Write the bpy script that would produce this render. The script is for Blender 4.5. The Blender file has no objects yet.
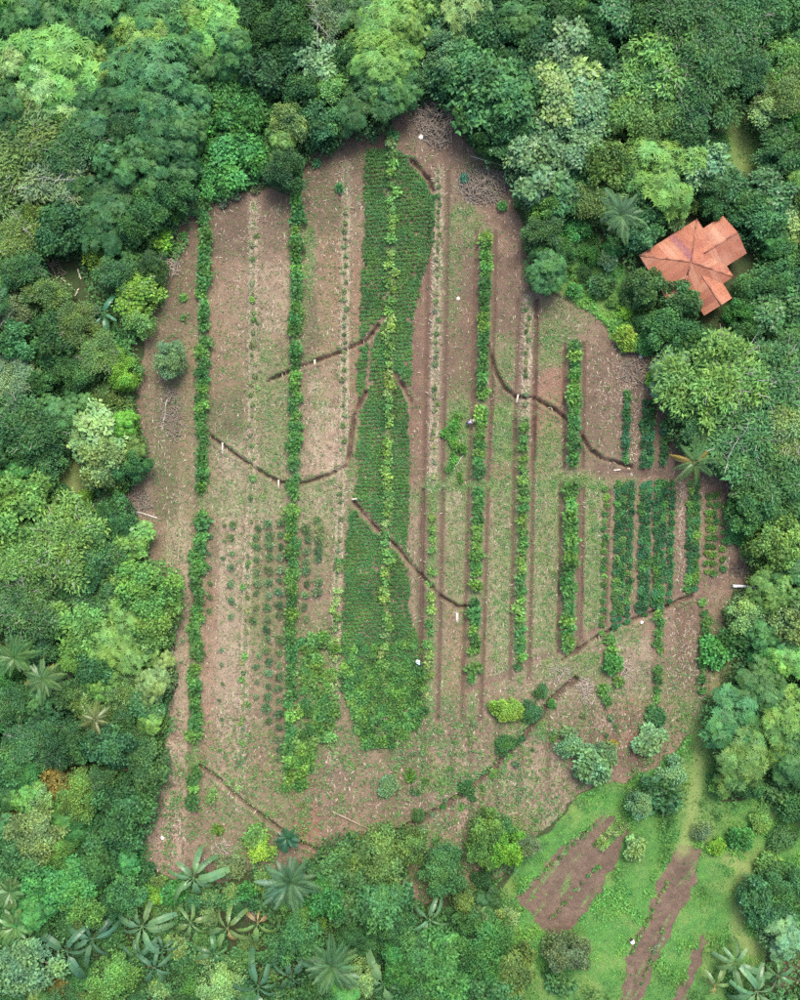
import bpy, math, random
import numpy as np
from mathutils import Vector, Matrix

# ------------------------------------------------------------------ camera, sky, sun, exposure
S = bpy.context.scene
COL = S.collection
ALT = 125.0                       # drone height; 1 photo pixel on the ground = 0.125 m
MPP = 0.125
cam_d = bpy.data.cameras.new('camera'); cam = bpy.data.objects.new('camera', cam_d); COL.objects.link(cam)
cam.location = (0, 0, ALT); cam.rotation_euler = (0, 0, 0)
cam_d.sensor_fit = 'VERTICAL'; cam_d.angle = 2 * math.atan(62.5 / ALT)
cam_d.clip_start = 1.0; cam_d.clip_end = 3000
S.camera = cam
SUN_EL, SUN_AZ = math.radians(62), math.radians(14)     # azimuth from +Y (photo top) towards +X
W = bpy.data.worlds.new('World'); S.world = W; W.use_nodes = True
wt = W.node_tree; sky = wt.nodes.new('ShaderNodeTexSky'); sky.sky_type = 'NISHITA'
sky.sun_disc = False; sky.sun_elevation = SUN_EL; sky.sun_rotation = SUN_AZ
sky.air_density = 1.0; sky.dust_density = 4.0; sky.ozone_density = 1.0
bg = wt.nodes['Background']; bg.inputs['Strength'].default_value = 0.15
wt.links.new(sky.outputs[0], bg.inputs['Color'])
sl = bpy.data.lights.new('sun', 'SUN'); sl.energy = 1.8; sl.angle = math.radians(22); sl.color = (1.0, 0.95, 0.85)
so = bpy.data.objects.new('sun', sl); COL.objects.link(so); so.location = (20, 60, 200)
so.rotation_euler = (-(math.pi/2 - SUN_EL), 0, -SUN_AZ)
S.view_settings.view_transform = 'Standard'; S.view_settings.look = 'None'
S.view_settings.exposure = 1.02; S.view_settings.gamma = 1.0
S.view_settings.use_curve_mapping = False
S.cycles.use_denoising = False
S.cycles.max_bounces = 6; S.cycles.transparent_max_bounces = 4

RNG = np.random.default_rng(7)
rnd = random.Random(11)
def wp(px, py, z=0.0):            # photo pixel and height above ground -> place in metres
    k = MPP * (ALT - z) / ALT
    return ((px - 400) * k, (500 - py) * k)

# ------------------------------------------------------------------ small tools
def vnoise(x, y, cell, seed):
    r = np.random.default_rng(seed); T = r.random((128, 128))
    u = np.asarray(x) / cell + 1000.3; v = np.asarray(y) / cell + 1000.7
    i = np.floor(u).astype(int); j = np.floor(v).astype(int); fu = u - i; fv = v - j
    fu = fu*fu*(3-2*fu); fv = fv*fv*(3-2*fv)
    a = T[i % 128, j % 128]; b = T[(i+1) % 128, j % 128]; c = T[i % 128, (j+1) % 128]; d = T[(i+1) % 128, (j+1) % 128]
    return (a*(1-fu)+b*fu)*(1-fv)+(c*(1-fu)+d*fu)*fv
def fnoise(x, y, cell, seed, o=3):
    s = 0; w = 1; t = 0
    for k in range(o):
        s = s + w*vnoise(x, y, cell/2**k, seed+k); t += w; w *= .5
    return s/t
def in_poly(x, y, poly):
    x = np.asarray(x, float); y = np.asarray(y, float); r = np.zeros(x.shape, bool); n = len(poly)
    for i in range(n):
        x1, y1 = poly[i]; x2, y2 = poly[(i+1) % n]
        if y1 == y2: continue
        c = (y1 > y) != (y2 > y)
        r ^= c & (x < (x2-x1)*(y-y1)/(y2-y1)+x1)
    return r
def dist_line(x, y, pts):
    d = np.full(np.shape(x), 1e9)
    for (x1, y1), (x2, y2) in zip(pts[:-1], pts[1:]):
        dx, dy = x2-x1, y2-y1; L = dx*dx+dy*dy+1e-12
        t = np.clip(((x-x1)*dx+(y-y1)*dy)/L, 0, 1)
        d = np.minimum(d, np.hypot(x-x1-t*dx, y-y1-t*dy))
    return d
def smooth(a, b, x): t = np.clip((x-a)/(b-a), 0, 1); return t*t*(3-2*t)
def unit(v): return v/np.maximum(np.linalg.norm(v, axis=-1, keepdims=True), 1e-9)

class MB:
    """collects vertices, faces (all quads or triangles) and a per-point random value for one mesh"""
    def __init__(s): s.v = []; s.f = []; s.r = []; s.n = 0
    def add(s, v, f, r=0.5):
        v = np.asarray(v, float).reshape(-1, 3); f = np.asarray(f, int)
        s.v.append(v); s.f.append(f + s.n); s.n += len(v)
        s.r.append(np.broadcast_to(np.asarray(r, float), (len(v),)).copy())
    def mesh(s, name, mats, smooth_=False):
        me = bpy.data.meshes.new(name)
        v = np.concatenate(s.v); me.vertices.add(len(v)); me.vertices.foreach_set('co', v.ravel())
        tot = np.concatenate([np.full(len(f), f.shape[1]) for f in s.f]); idx = np.concatenate([f.ravel() for f in s.f])
        me.loops.add(len(idx)); me.loops.foreach_set('vertex_index', idx)
        me.polygons.add(len(tot)); me.polygons.foreach_set('loop_start', np.concatenate([[0], np.cumsum(tot)[:-1]]))
        me.polygons.foreach_set('loop_total', tot)
        a = me.attributes.new('rnd', 'FLOAT', 'POINT'); a.data.foreach_set('value', np.concatenate(s.r))
        for m in (mats if isinstance(mats, (list, tuple)) else [mats]): me.materials.append(m)
        if smooth_: me.polygons.foreach_set('use_smooth', np.ones(len(tot), bool))
        me.update(calc_edges=True); me.validate()
        return me
    def leaves(s, c, d, n, L, Wd, r, fold=.18, droop=.18):
        d = unit(d); sd = unit(np.cross(d, n)); n2 = np.cross(sd, d)
        L = np.broadcast_to(L, (len(c),))[:, None]; Wd = np.broadcast_to(Wd, (len(c),))[:, None]
        p1 = c+d*L*.48+sd*Wd/2+n2*fold*Wd; p3 = c+d*L*.48-sd*Wd/2+n2*fold*Wd; p2 = c+d*L-n2*droop*L
        v = np.stack([c, p1, p2, p3], 1).reshape(-1, 3)
        s.add(v, np.arange(len(c)*4).reshape(-1, 4), np.repeat(np.broadcast_to(r, (len(c),)), 4))
    def tube(s, pts, rad, k=5, r=.5):
        pts = np.asarray(pts, float); m = len(pts); rad = np.broadcast_to(rad, (m,))
        t = unit(np.gradient(pts, axis=0)); ref = np.where(np.abs(t[:, 2:3]) > .9, [[1., 0, 0]], [[0, 0, 1.]])
        a = unit(np.cross(t, ref)); b = np.cross(t, a); th = np.arange(k)*2*math.pi/k
        ring = pts[:, None]+rad[:, None, None]*(np.cos(th)[None, :, None]*a[:, None]+np.sin(th)[None, :, None]*b[:, None])
        v = ring.reshape(-1, 3); f = []
        for i in range(m-1):
            for j in range(k): f.append((i*k+j, i*k+(j+1) % k, (i+1)*k+(j+1) % k, (i+1)*k+j))
        s.add(v, f, r)
        if k == 4: s.add(np.concatenate([v[:4], v[-4:]]), [(3, 2, 1, 0), (4, 5, 6, 7)], r)
        else:
            e = np.concatenate([v[:k], [pts[0]], v[-k:], [pts[-1]]]); ff = []
            for j in range(k): ff += [((j+1) % k, j, k), (k+1+j, k+1+(j+1) % k, 2*k+1)]
            s.add(e, ff, r)
    def box(s, cx, cy, cz, sx, sy, sz, r=.5, rot=0):
        v = np.array([(x, y, z) for x in (-.5, .5) for y in (-.5, .5) for z in (-.5, .5)])*[sx, sy, sz]
        c_, s_ = math.cos(rot), math.sin(rot)
        v = np.stack([v[:, 0]*c_-v[:, 1]*s_, v[:, 0]*s_+v[:, 1]*c_, v[:, 2]], 1)+[cx, cy, cz]
        s.add(v, [(0, 1, 3, 2), (4, 6, 7, 5), (0, 4, 5, 1), (2, 3, 7, 6), (0, 2, 6, 4), (1, 5, 7, 3)], r)

def link(name, data, parent=None, loc=None, rz=0, sc=None, color=None):
    o = bpy.data.objects.new(name, data); COL.objects.link(o)
    if parent is not None: o.parent = parent
    if loc is not None: o.location = loc
    if rz: o.rotation_euler = (0, 0, rz)
    if sc is not None: o.scale = sc if isinstance(sc, (tuple, list)) else (sc, sc, sc)
    if color is not None: o.color = (*color, 1)
    return o
def tag(o, label=None, cat=None, group=None, kind=None):
    if label: o['label'] = label
    if cat: o['category'] = cat
    if group: o['group'] = group
    if kind: o['kind'] = kind
    return o

# ------------------------------------------------------------------ materials
class NT:
    def __init__(s, name):
        s.m = bpy.data.materials.new(name); s.m.use_nodes = True; s.t = s.m.node_tree; s.t.nodes.clear()
        s.out = s.n('ShaderNodeOutputMaterial')
    def n(s, typ, **kw):
        x = s.t.nodes.new(typ)
        for k, v in kw.items():
            if k.startswith('i_'):
                key = k[2:]; key = int(key) if key.isdigit() else key
                s.put(x.inputs[key], v)
            else: setattr(x, k, v)
        return x
    def put(s, sock, v):
        if isinstance(v, bpy.types.NodeSocket): s.t.links.new(v, sock)
        else: sock.default_value = v
    def math(s, op, a, b=None, c=None, clamp=False):
        x = s.n('ShaderNodeMath', operation=op, use_clamp=clamp); s.put(x.inputs[0], a)
        if b is not None: s.put(x.inputs[1], b)
        if c is not None: s.put(x.inputs[2], c)
        return x.outputs[0]
    def rng(s, v, a, b, c, d):
        x = s.n('ShaderNodeMapRange'); s.put(x.inputs[0], v)
        for i, q in enumerate((a, b, c, d)): x.inputs[i+1].default_value = q
        return x.outputs[0]
    def mix(s, f, a, b, mode='MIX'):
        x = s.n('ShaderNodeMix', data_type='RGBA', blend_type=mode); s.put(x.inputs[0], f)
        for k, v in ((6, a), (7, b)): s.put(x.inputs[k], v if isinstance(v, bpy.types.NodeSocket) else (*v, 1))
        return x.outputs[2]
    def noise(s, vec, scale, detail=3, rough=.55):
        x = s.n('ShaderNodeTexNoise'); s.put(x.inputs['Vector'], vec); x.inputs['Scale'].default_value = scale
        x.inputs['Detail'].default_value = detail; x.inputs['Roughness'].default_value = rough
        return x.outputs[0]
    def bump(s, h, strength, dist):
        x = s.n('ShaderNodeBump'); x.inputs['Strength'].default_value = strength; x.inputs['Distance'].default_value = dist
        s.put(x.inputs['Height'], h); return x.outputs[0]
    def finish(s, col, rough=.8, spec=.3, normal=None, trans=0):
        p = s.n('ShaderNodeBsdfPrincipled'); s.put(p.inputs['Base Color'], col if isinstance(col, bpy.types.NodeSocket) else (*col, 1))
        s.put(p.inputs['Roughness'], rough); p.inputs['Specular IOR Level'].default_value = spec
        if normal is not None: s.put(p.inputs['Normal'], normal)
        res = p.outputs[0]
        if trans:
            tr = s.n('ShaderNodeBsdfTranslucent'); s.put(tr.inputs[0], col)
            mx = s.n('ShaderNodeMixShader'); mx.inputs[0].default_value = trans
            s.put(mx.inputs[1], res); s.put(mx.inputs[2], tr.outputs[0]); res = mx.outputs[0]
        s.put(s.out.inputs[0], res); return s.m

def leaf_mat(name, lo=.38, hi=1.72, hue=.014, rough=.55, spec=.28, trans=.28, pale=0.0, sat=1.0):
    t = NT(name); oi = t.n('ShaderNodeObjectInfo'); at = t.n('ShaderNodeAttribute', attribute_name='rnd')
    co = t.n('ShaderNodeTexCoord').outputs['Object']
    nz = t.noise(co, .7, 2)
    h = t.n('ShaderNodeHueSaturation'); t.put(h.inputs['Color'], oi.outputs['Color'])
    t.put(h.inputs['Hue'], t.math('ADD', t.rng(nz, .3, .7, .5-hue, .5+hue*.6), t.rng(oi.outputs['Random'], 0, 1, -.012, .012)))
    h.inputs['Saturation'].default_value = sat
    t.put(h.inputs['Value'], t.math('MULTIPLY', t.rng(at.outputs['Fac'], 0, 1, lo, hi), t.rng(oi.outputs['Random'], 0, 1, .88, 1.12)))
    c = h.outputs[0]; n2 = t.noise(t.n('ShaderNodeNewGeometry').outputs['Position'], .45, 3)
    c = t.mix(1.0, c, t.mix(t.rng(n2, .38, .66, 0, 1), (.93, .98, 1.06), (1.22, 1.07, .80)), 'MULTIPLY')
    if pale: # a share of leaves show their pale undersides
        c = t.mix(t.rng(at.outputs['Fac'], .86, .9, 0, pale), c, (.30, .38, .26))
    return t.finish(c, rough, spec, trans=trans)
M_LEAF = leaf_mat('leaf')
M_LEAFG = leaf_mat('broad_leaf', lo=.36, hi=1.65, pale=.75, rough=.4)
M_FINE = leaf_mat('fine_leaf', lo=.42, hi=1.7, sat=.98)
M_BIG = leaf_mat('banana_leaf', lo=.8, hi=1.2, hue=.008, rough=.38, spec=.5)
M_CROP = leaf_mat('crop_leaf', lo=.4, hi=1.7, hue=.02)
def bark_mat():
    t = NT('bark'); oi = t.n('ShaderNodeObjectInfo'); co = t.n('ShaderNodeTexCoord').outputs['Object']
    nz = t.noise(co, 9, 4); c = t.mix(nz, (.25, .25, .25), (1.5, 1.5, 1.5))
    return t.finish(t.mix(1.0, oi.outputs['Color'], c, 'MULTIPLY'), .9, .2, t.bump(nz, .6, .03))
M_BARK = bark_mat()
def straw_mat():
    t = NT('straw'); at = t.n('ShaderNodeAttribute', attribute_name='rnd')
    r = t.n('ShaderNodeValToRGB'); t.put(r.inputs[0], at.outputs['Fac'])
    e = r.color_ramp.elements; e[0].color = (.10, .068, .055, 1); e[1].color = (.48, .43, .34, 1)
    for p, c in ((.4, (.23, .175, .135, 1)), (.75, (.35, .295, .23, 1))): q = e.new(p); q.color = c
    return t.finish(r.outputs[0], .85, .2)
M_STRAW = straw_mat()
def plain(name, rough=.7, spec=.3, nscale=6, amt=.35, bump=.2):
    t = NT(name); oi = t.n('ShaderNodeObjectInfo'); co = t.n('ShaderNodeTexCoord').outputs['Object']
    nz = t.noise(co, nscale, 4)
    c = t.mix(1.0, oi.outputs['Color'], t.mix(nz, (1-amt,)*3, (1+amt,)*3), 'MULTIPLY')
    return t.finish(c, rough, spec, t.bump(nz, bump, .02))
M_PLAIN = plain('weathered'); M_CLOTH = plain('cloth', .9, .1, 14, .25); M_SKIN = plain('skin', .6, .3, 20, .1, .05)
M_WALL = plain('painted_wall', .8, .2, 2, .12, .1); M_WOOD = plain('grey_timber', .85, .2, 12, .4)
def roof_mat():
    t = NT('rusty_metal_roof'); oi = t.n('ShaderNodeObjectInfo'); co = t.n('ShaderNodeTexCoord').outputs['Object']
    nz = t.noise(co, .9, 5, .65); n2 = t.noise(co, 7, 4)
    c = t.mix(t.rng(nz, .42, .68, 0, .75), oi.outputs['Color'], t.mix(.5, oi.outputs['Color'], (.50, .22, .13)))
    c = t.mix(t.rng(n2, .5, .75, 0, .5), c, (.55, .28, .17))
    c = t.mix(t.rng(t.noise(co, 2.3, 5, .7), .54, .72, 0, .5), c, (.21, .085, .052))
    at = t.n('ShaderNodeAttribute', attribute_name='rnd')     # runs 0..1 across each sheet: its corrugation
    sv = t.n('ShaderNodeCombineXYZ'); t.put(sv.inputs[0], t.math('MULTIPLY', at.outputs['Fac'], 7.0)); t.put(sv.inputs[1], t.math('MULTIPLY', oi.outputs['Random'], 60.0))
    c = t.mix(t.rng(t.noise(sv.outputs[0], 1.0, 3), .45, .65, 0, .4), c, (.22, .09, .06)); c = t.mix(t.rng(t.noise(co, .35, 3), .5, .7, 0, .4), c, (.52, .30, .20))
    wv = t.math('SINE', t.math('MULTIPLY', at.outputs['Fac'], 6.2832*9))
    return t.finish(c, .55, .35, t.bump(wv, .7, .018))
M_ROOF = roof_mat()

# ------------------------------------------------------------------ layout of the place (photo pixels, turned into metres)
def W2(pts): return [wp(*p) for p in pts]
FIELD = W2([(188,190),(222,196),(262,186),(300,163),(330,140),(358,126),(392,124),(408,96),(432,92),(452,112),(470,150),(508,168),(512,205),(528,250),(545,285),(585,305),(612,330),(650,350),(680,392),(712,440),(740,480),(742,560),(765,575),(722,612),(738,650),(728,690),(700,722),(650,770),(592,785),(560,815),(520,852),(470,895),(425,905),(380,868),(330,850),(300,862),(240,872),(190,876),(148,870),(140,825),(160,770),(172,715),(172,640),(165,590),(142,540),(128,505),(148,470),(136,410),(146,350),(158,300),(172,262),(186,225)])
CLEAR = W2([(505,880),(540,840),(590,788),(650,768),(690,735),(712,690),(745,655),(720,720),(712,800),(760,800),(800,815),(830,900),(770,930),(740,1020),(530,1030),(520,985),(500,930)])
NOLANE = W2([(716,84),(750,84),(760,178),(728,178)])
CLEAR2 = W2([(556,238),(600,236),(630,280),(660,318),(672,345),(640,348),(608,326),(582,302),(552,282)])
BEDS = [ # (polyline px, kind)
 ('lush', [(205,205),(203,500),(197,640),(194,800)]), ('dry', [(254,205),(252,480),(246,620),(240,810)]),
 ('lush', [(298,160),(294,500),(292,640),(288,790)]), ('dry', [(346,165),(344,420),(338,560),(332,760)]),
 ('pale', [(393,135),(390,330),(387,500),(384,700)]), ('straw', [(439,172),(436,330),(433,482)]), ('weedy', [(433,490),(431,600),(428,720)]),
 ('lush', [(486,232),(482,400),(478,480)]), ('lush', [(478,490),(475,600),(471,720)]),
 ('straw', [(528,300),(525,400),(524,440)]), ('weedy', [(524,420),(522,560),(519,680)]),
 ('lush', [(574,344),(573,468)]), ('lush', [(570,484),(569,560),(567,652)])]
FURROW = []
for kind, pts in BEDS:
    if kind in ('lush', 'straw', 'weedy') and pts[0][0] > 420:
        for s_ in (-1, 1): FURROW.append(W2([(x+s_*9.5, y) for x, y in pts]))
FURROW += [W2([(423,490),(421,690)]), W2([(609,490),(604,625)]), W2([(583,490),(580,640)]), W2([(536,300),(534,460)])]
DITCH = [W2(p) for p in (
 [(268,381),(300,367),(340,353),(366,341),(378,326)], [(210,436),(240,458),(262,473),(280,483),(302,484),(330,475),(345,467),(350,455),(351,440),(355,415),(366,392)],
 [(354,502),(366,516),(380,532),(395,545),(412,566),(440,596),(458,607),(474,607)],
 [(487,345),(495,370),(504,388),(515,397),(535,399),(556,411),(576,427),(584,440),(590,450),(602,459),(632,467)],
 [(412,162),(420,170),(428,180),(434,192)], [(200,765),(216,776),(232,792),(262,815),(284,832),(302,843)], [(302,843),(318,850),(338,850),(362,846),(384,838)],
 [(384,838),(420,820),(445,806),(470,788),(492,770),(506,752),(522,738),(546,706),(556,695),(575,679)], [(395,375),(404,388),(411,402)], [(562,660),(590,641),(620,625),(655,611),(690,596)])]
D7 = wp(384, 838)
TRACKS = [(W2(p), w) for p, w in (
 ([(564,652),(590,633),(620,617),(655,604),(690,589),(735,575)], .75), ([(468,690),(500,678),(530,662),(548,655)], .5),
 ([(440,150),(462,178),(490,208),(520,240),(548,268)], 1.1), ([(600,470),(640,471),(690,470)], 1.3))]
PATHS = [(W2(p), w) for p, w in (
 ([(742,655),(718,690),(702,730),(697,770),(692,810),(682,848)], 1.1), ([(728,858),(744,870),(749,890),(740,912),(735,930),(752,948)], 1.25),
 ([(733,92),(737,130),(744,168)], 1.9), ([(720,330),(733,342)], 1.2), ([(60,480),(75,455),(72,500),(75,520)], 1.0))]
PLOTS = [W2(p) for p in ([(516,897),(560,850),(604,812),(628,830),(612,868),(590,905),(560,936),(540,930)],
 [(618,1010),(628,960),(648,905),(664,868),(680,842),(700,846),(694,880),(672,925),(650,970),(640,1010)], [(668,1010),(690,958),(702,932),(708,936),(696,970),(684,1010)],
 [(770,960),(810,960),(810,985),(775,985)])]
GREEN_PATCH = [(520,580,95,110,.42),(440,770,130,50,.2),(560,700,90,40,.22),(250,760,70,70,.2),(180,480,30,200,.25),(240,420,70,120,.25),(325,300,40,120,.2),(670,700,40,40,.3),(462,440,14,45,.9),(462,520,14,60,.5),(507,440,14,30,.8),(508,560,18,80,.7),(550,440,12,30,.6),(548,560,14,80,.55),(590,560,8,70,.8),(262,385,16,50,.55),(300,300,12,60,.5),(320,400,10,40,.3),(560,340,14,18,.7),(585,490,40,18,.5),(440,500,60,14,.5),(265,600,30,80,.4),(320,540,25,40,.4),(315,690,25,60,.8),(160,460,10,40,.3),(450,270,10,60,.45),(475,180,20,18,.3),(470,230,12,20,.6),(560,320,30,20,.4),(610,690,18,14,.5),(690,715,20,18,.8),(460,560,8,80,.5),(450,700,20,60,.4),(420,850,40,30,.6),(470,780,60,14,.7),(530,725,30,14,.7),(400,735,60,12,.5),(520,820,50,30,.35),(255,800,50,50,.35),(720,650,25,30,.4),(352,560,6,90,.6),(640,690,10,30,.3)]
PALE_PATCH = [(316,388,6,8,1),(318,445,10,30,.8),(255,310,40,60,.3),(160,440,10,40,.4),(180,560,9,70,.6),(183,640,8,80,.6),(560,500,12,60,.35),(300,460,50,60,.3),(240,470,50,60,.25),(515,600,60,80,.3),(421,134,10,14,.7),(500,790,70,50,.4),(330,440,12,60,.5),(150,830,20,40,.4),(225,680,30,90,.3)]
DARK_PATCH = [(330,160,120,40,.8),(190,215,20,30,.8),(220,230,30,40,.6),(430,125,30,40,.9),(480,185,35,25,.7),(470,300,30,80,.55),(505,320,14,60,.5),(310,330,8,25,.8),(620,390,40,50,.5),(690,410,40,30,.8),(170,400,18,40,.7),(165,430,20,60,.5),(690,640,14,50,.6),(635,760,18,10,.9),(740,575,25,12,.7),(225,400,16,20,.5),(645,472,40,6,.8),(410,800,30,20,.4),(560,900,30,30,.7),(685,870,20,30,.8),(240,360,30,90,.25),(620,660,15,25,.3)]
RECT = dict(
 mauve=[(150,196,196,330,.6),(156,182,330,520,.65),(208,246,196,262,.7),(208,246,388,440,.75),(260,290,188,262,.55),(300,342,160,236,.7),(302,316,296,350,.8),(411,431,272,482,.45),(446,478,242,400,.6),(492,518,252,335,.6),(585,660,340,460,.5),(640,730,395,470,.6),(675,700,600,690,.6),(421,425,490,690,.8),(530,565,300,345,.5),(600,652,655,700,.4),(395,425,745,800,.4)]+[(q, q+6, 700, 850-(q-420)*.45, .75) for q in (428, 449, 468, 494, 517, 545, 588, 612)],
 red=[(208,246,262,400,.6),(316,342,230,480,.7),(350,362,250,480,.6),(412,431,272,482,.6),(447,476,300,400,.5),(532,564,366,436,1.0),(447,470,600,700,.7),(205,222,580,760,.7),(262,290,262,350,.4),(170,194,200,860,.4),(675,700,600,690,.8),(600,652,700,760,.7),(300,330,800,845,.8),(225,330,740,800,.4),(530,546,436,480,.5),(492,516,462,482,.8)],
 green=[(302,314,228,300,.7),(262,290,345,480,.5),(446,476,205,246,.45),(446,478,402,492,.75),(446,474,500,600,.45),(493,517,335,382,.45),(493,517,402,460,.9),(493,517,492,680,.55),(532,563,318,366,.6),(532,563,436,650,.6),(584,601,492,640,.75),(425,605,475,494,1.0),(605,640,476,484,.6),(212,340,476,520,.4),(352,362,420,640,.4),(398,430,640,720,.3),(600,640,620,650,.4),(540,600,650,680,.6)],
 tan=[(170,196,520,860,.6),(224,246,440,800,.5),(262,290,262,340,.45),(318,340,400,480,.6),(262,340,490,530,.4),(493,517,560,680,.5),(584,588,492,640,.6),(597,602,492,640,.6),(446,476,494,540,.4),(533,540,480,650,.5),(606,650,640,700,.5),(440,560,760,830,.4)])
def rects(x, y, key, n1):
    r = np.zeros(np.shape(x)); px = x/MPP+400+3*(n1-.5); py = 500-y/MPP+14*(n1-.5)
    px = px+(py-330)*.018*(px < 440)                       # the rows lean a little
    for x0, x1, y0, y1, s in RECT[key]:
        r = np.maximum(r, s*smooth(x0-2, x0+2, px)*smooth(x1+2, x1-2, px)*smooth(y0-9, y0+9, py)*smooth(y1+9, y1-9, py))
    return r
def blob(x, y, lst):
    r = np.zeros(np.shape(x))
    for px, py, rx, ry, s in lst:
        cx, cy = wp(px, py); d2 = ((x-cx)/(rx*MPP))**2+((y-cy)/(ry*MPP))**2
        r = np.maximum(r, s*np.exp(-d2*.8))
    return r

def height(x, y):
    x = np.asarray(x, float); y = np.asarray(y, float)
    z = .25*fnoise(x, y, 14, 3, 2)+.12*vnoise(x, y, 1.3, 5)+.10*vnoise(x, y, .45, 6)+.07*vnoise(x*1.0, y*.2, .5, 7)
    for kind, pts in BEDS:
        d = dist_line(x, y, W2(pts)); z = z+(.24 if kind in ('lush', 'straw', 'weedy') else .14)*np.exp(-(d/.62)**4)
    for f in FURROW: z = z-.30*np.exp(-(dist_line(x, y, f)/.19)**2)
    jit = .42*(fnoise(x, y, 1.0, 21, 3)-.5); hp = .5+vnoise(x, y, .8, 23)
    for f in DITCH:
        d = dist_line(x, y, f); z = z-.8*np.exp(-((np.maximum(d+jit, 0))/(.42 if f[0] == D7 else .17))**2)+.13*hp*np.exp(-((d-.55)/.2)**2)
    pl = np.zeros(x.shape, bool)
    for p in PLOTS[:3]: pl |= in_poly(x, y, p)
    z = z+pl*(.16*(fnoise((x*.846-y*.534)*1.6, (x*.534+y*.846)*.4, .9, 27, 2)-.5)+.14*(vnoise(x, y, .4, 25)-.5))
    for f, w in TRACKS: z = z-.12*np.exp(-(dist_line(x, y, f)/w)**4)
    return z
def gz(x, y): return float(height(np.array([x]), np.array([y]))[0])

def build_ground():
    def axis(lo, hi, a, b, s):
        return np.concatenate([[-900, -500, -300, -200, -140, -100], np.arange(lo-20, a, .6), np.arange(a, b, s), np.arange(b, hi+20, .6), [100, 140, 200, 300, 500, 900]])
    xs = axis(-52, 52, -35, 48, .17); ys = axis(-64, 64, -63, 53, .17)
    X, Y = np.meshgrid(xs, ys, indexing='ij'); x = X.ravel(); y = Y.ravel(); nx, ny = X.shape
    z = height(x, y)
    mb = MB(); i, j = np.meshgrid(np.arange(nx-1), np.arange(ny-1), indexing='ij'); b = (i*ny+j).ravel()
    mb.add(np.stack([x, y, z], 1), np.stack([b, b+ny, b+ny+1, b+1], 1))
    me = mb.mesh('ground', M_GROUND, True)
    jx = x+1.6*(fnoise(x, y, 3, 31)-.5)*2; jy = y+1.6*(fnoise(x, y, 3, 41)-.5)*2
    plot = np.zeros(x.shape)
    for p in PLOTS: plot = np.maximum(plot, in_poly(x+1.5*(fnoise(x, y, 1.3, 8)-.5), y+1.5*(fnoise(x, y, 1.3, 9)-.5), p))
    field = np.maximum(in_poly(jx, jy, FIELD), plot); clear = (in_poly(jx, jy, CLEAR) | in_poly(jx, jy, CLEAR2) | in_poly(jx, jy, NOLANE))*(1-field)
    n1 = fnoise(x, y, 2.5, 51)
    n3 = fnoise(x, y, 1.0, 55); green = np.clip(.95*np.maximum(blob(x, y, GREEN_PATCH), rects(x, y, 'green', n1))*(.45+1.3*n3), 0, 1)
    pale = np.clip(np.maximum(blob(x, y, PALE_PATCH), rects(x, y, 'tan', n1))*(.3+1.3*n3), 0, 1); red = np.clip(rects(x, y, 'red', n1)*(.5+n1), 0, 1)
    for kind, pts in BEDS:
        d = dist_line(x, y, W2(pts))
        if kind in ('dry', 'straw'): pale = np.maximum(pale, np.exp(-((d-.35)/.25)**2)*(.35+1.2*n3)); green = np.maximum(green, .45*np.exp(-(d/.35)**2)*n3)
        if kind in ('lush', 'weedy', 'pale'): green = np.maximum(green, .7*np.exp(-(d/.7)**2))
    dark = np.clip(np.maximum(blob(x, y, DARK_PATCH), rects(x, y, 'mauve', n1))*(.55+1.2*n3), 0, 1)
    dark = np.maximum(dark, plot*(.35+.7*n3))
    u_ = x*.846-y*.534                       # the plots' beds run from lower left to upper right
    green = np.maximum(green, plot*smooth(.62, .8, fnoise(u_*2.2, (x*.534+y*.846)*.35, 1.2, 57)))
    for f in FURROW: dark = np.maximum(dark, .95*np.exp(-(dist_line(x, y, f)/.28)**2)); pale = pale*(1-.8*np.exp(-(dist_line(x, y, f)/.35)**2)); green = green*(1-.9*np.exp(-(dist_line(x, y, f)/.35)**2))
    dj = .6*(fnoise(x, y, .8, 29, 3)-.5)
    for f in DITCH: e = np.exp(-(np.maximum(dist_line(x, y, f)+dj, 0)/(.5 if f[0] == D7 else .16))**2); dark = np.maximum(dark, e); green = green*(1-e)
    for f, w in TRACKS: e = np.exp(-(dist_line(x, y, f)/w)**2); dark = np.maximum(dark, .5*e); green = green*(1-e); pale = pale*(1-.6*e)
    path = np.zeros(x.shape)
    for f, w in PATHS: path = np.maximum(path, np.exp(-(dist_line(x, y, f)/w*(.7+.6*n1))**2))
    for nm, (a_, b_, c_, d_) in (('m_a', (field, green, pale, red)), ('m_b', (dark, path, clear, np.ones(x.shape)))):
        at = me.attributes.new(nm, 'FLOAT_COLOR', 'POINT')
        at.data.foreach_set('color', np.stack([a_, b_, c_, d_], 1).astype(np.float32).ravel())
    tag(link('ground', me), kind='structure')
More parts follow.
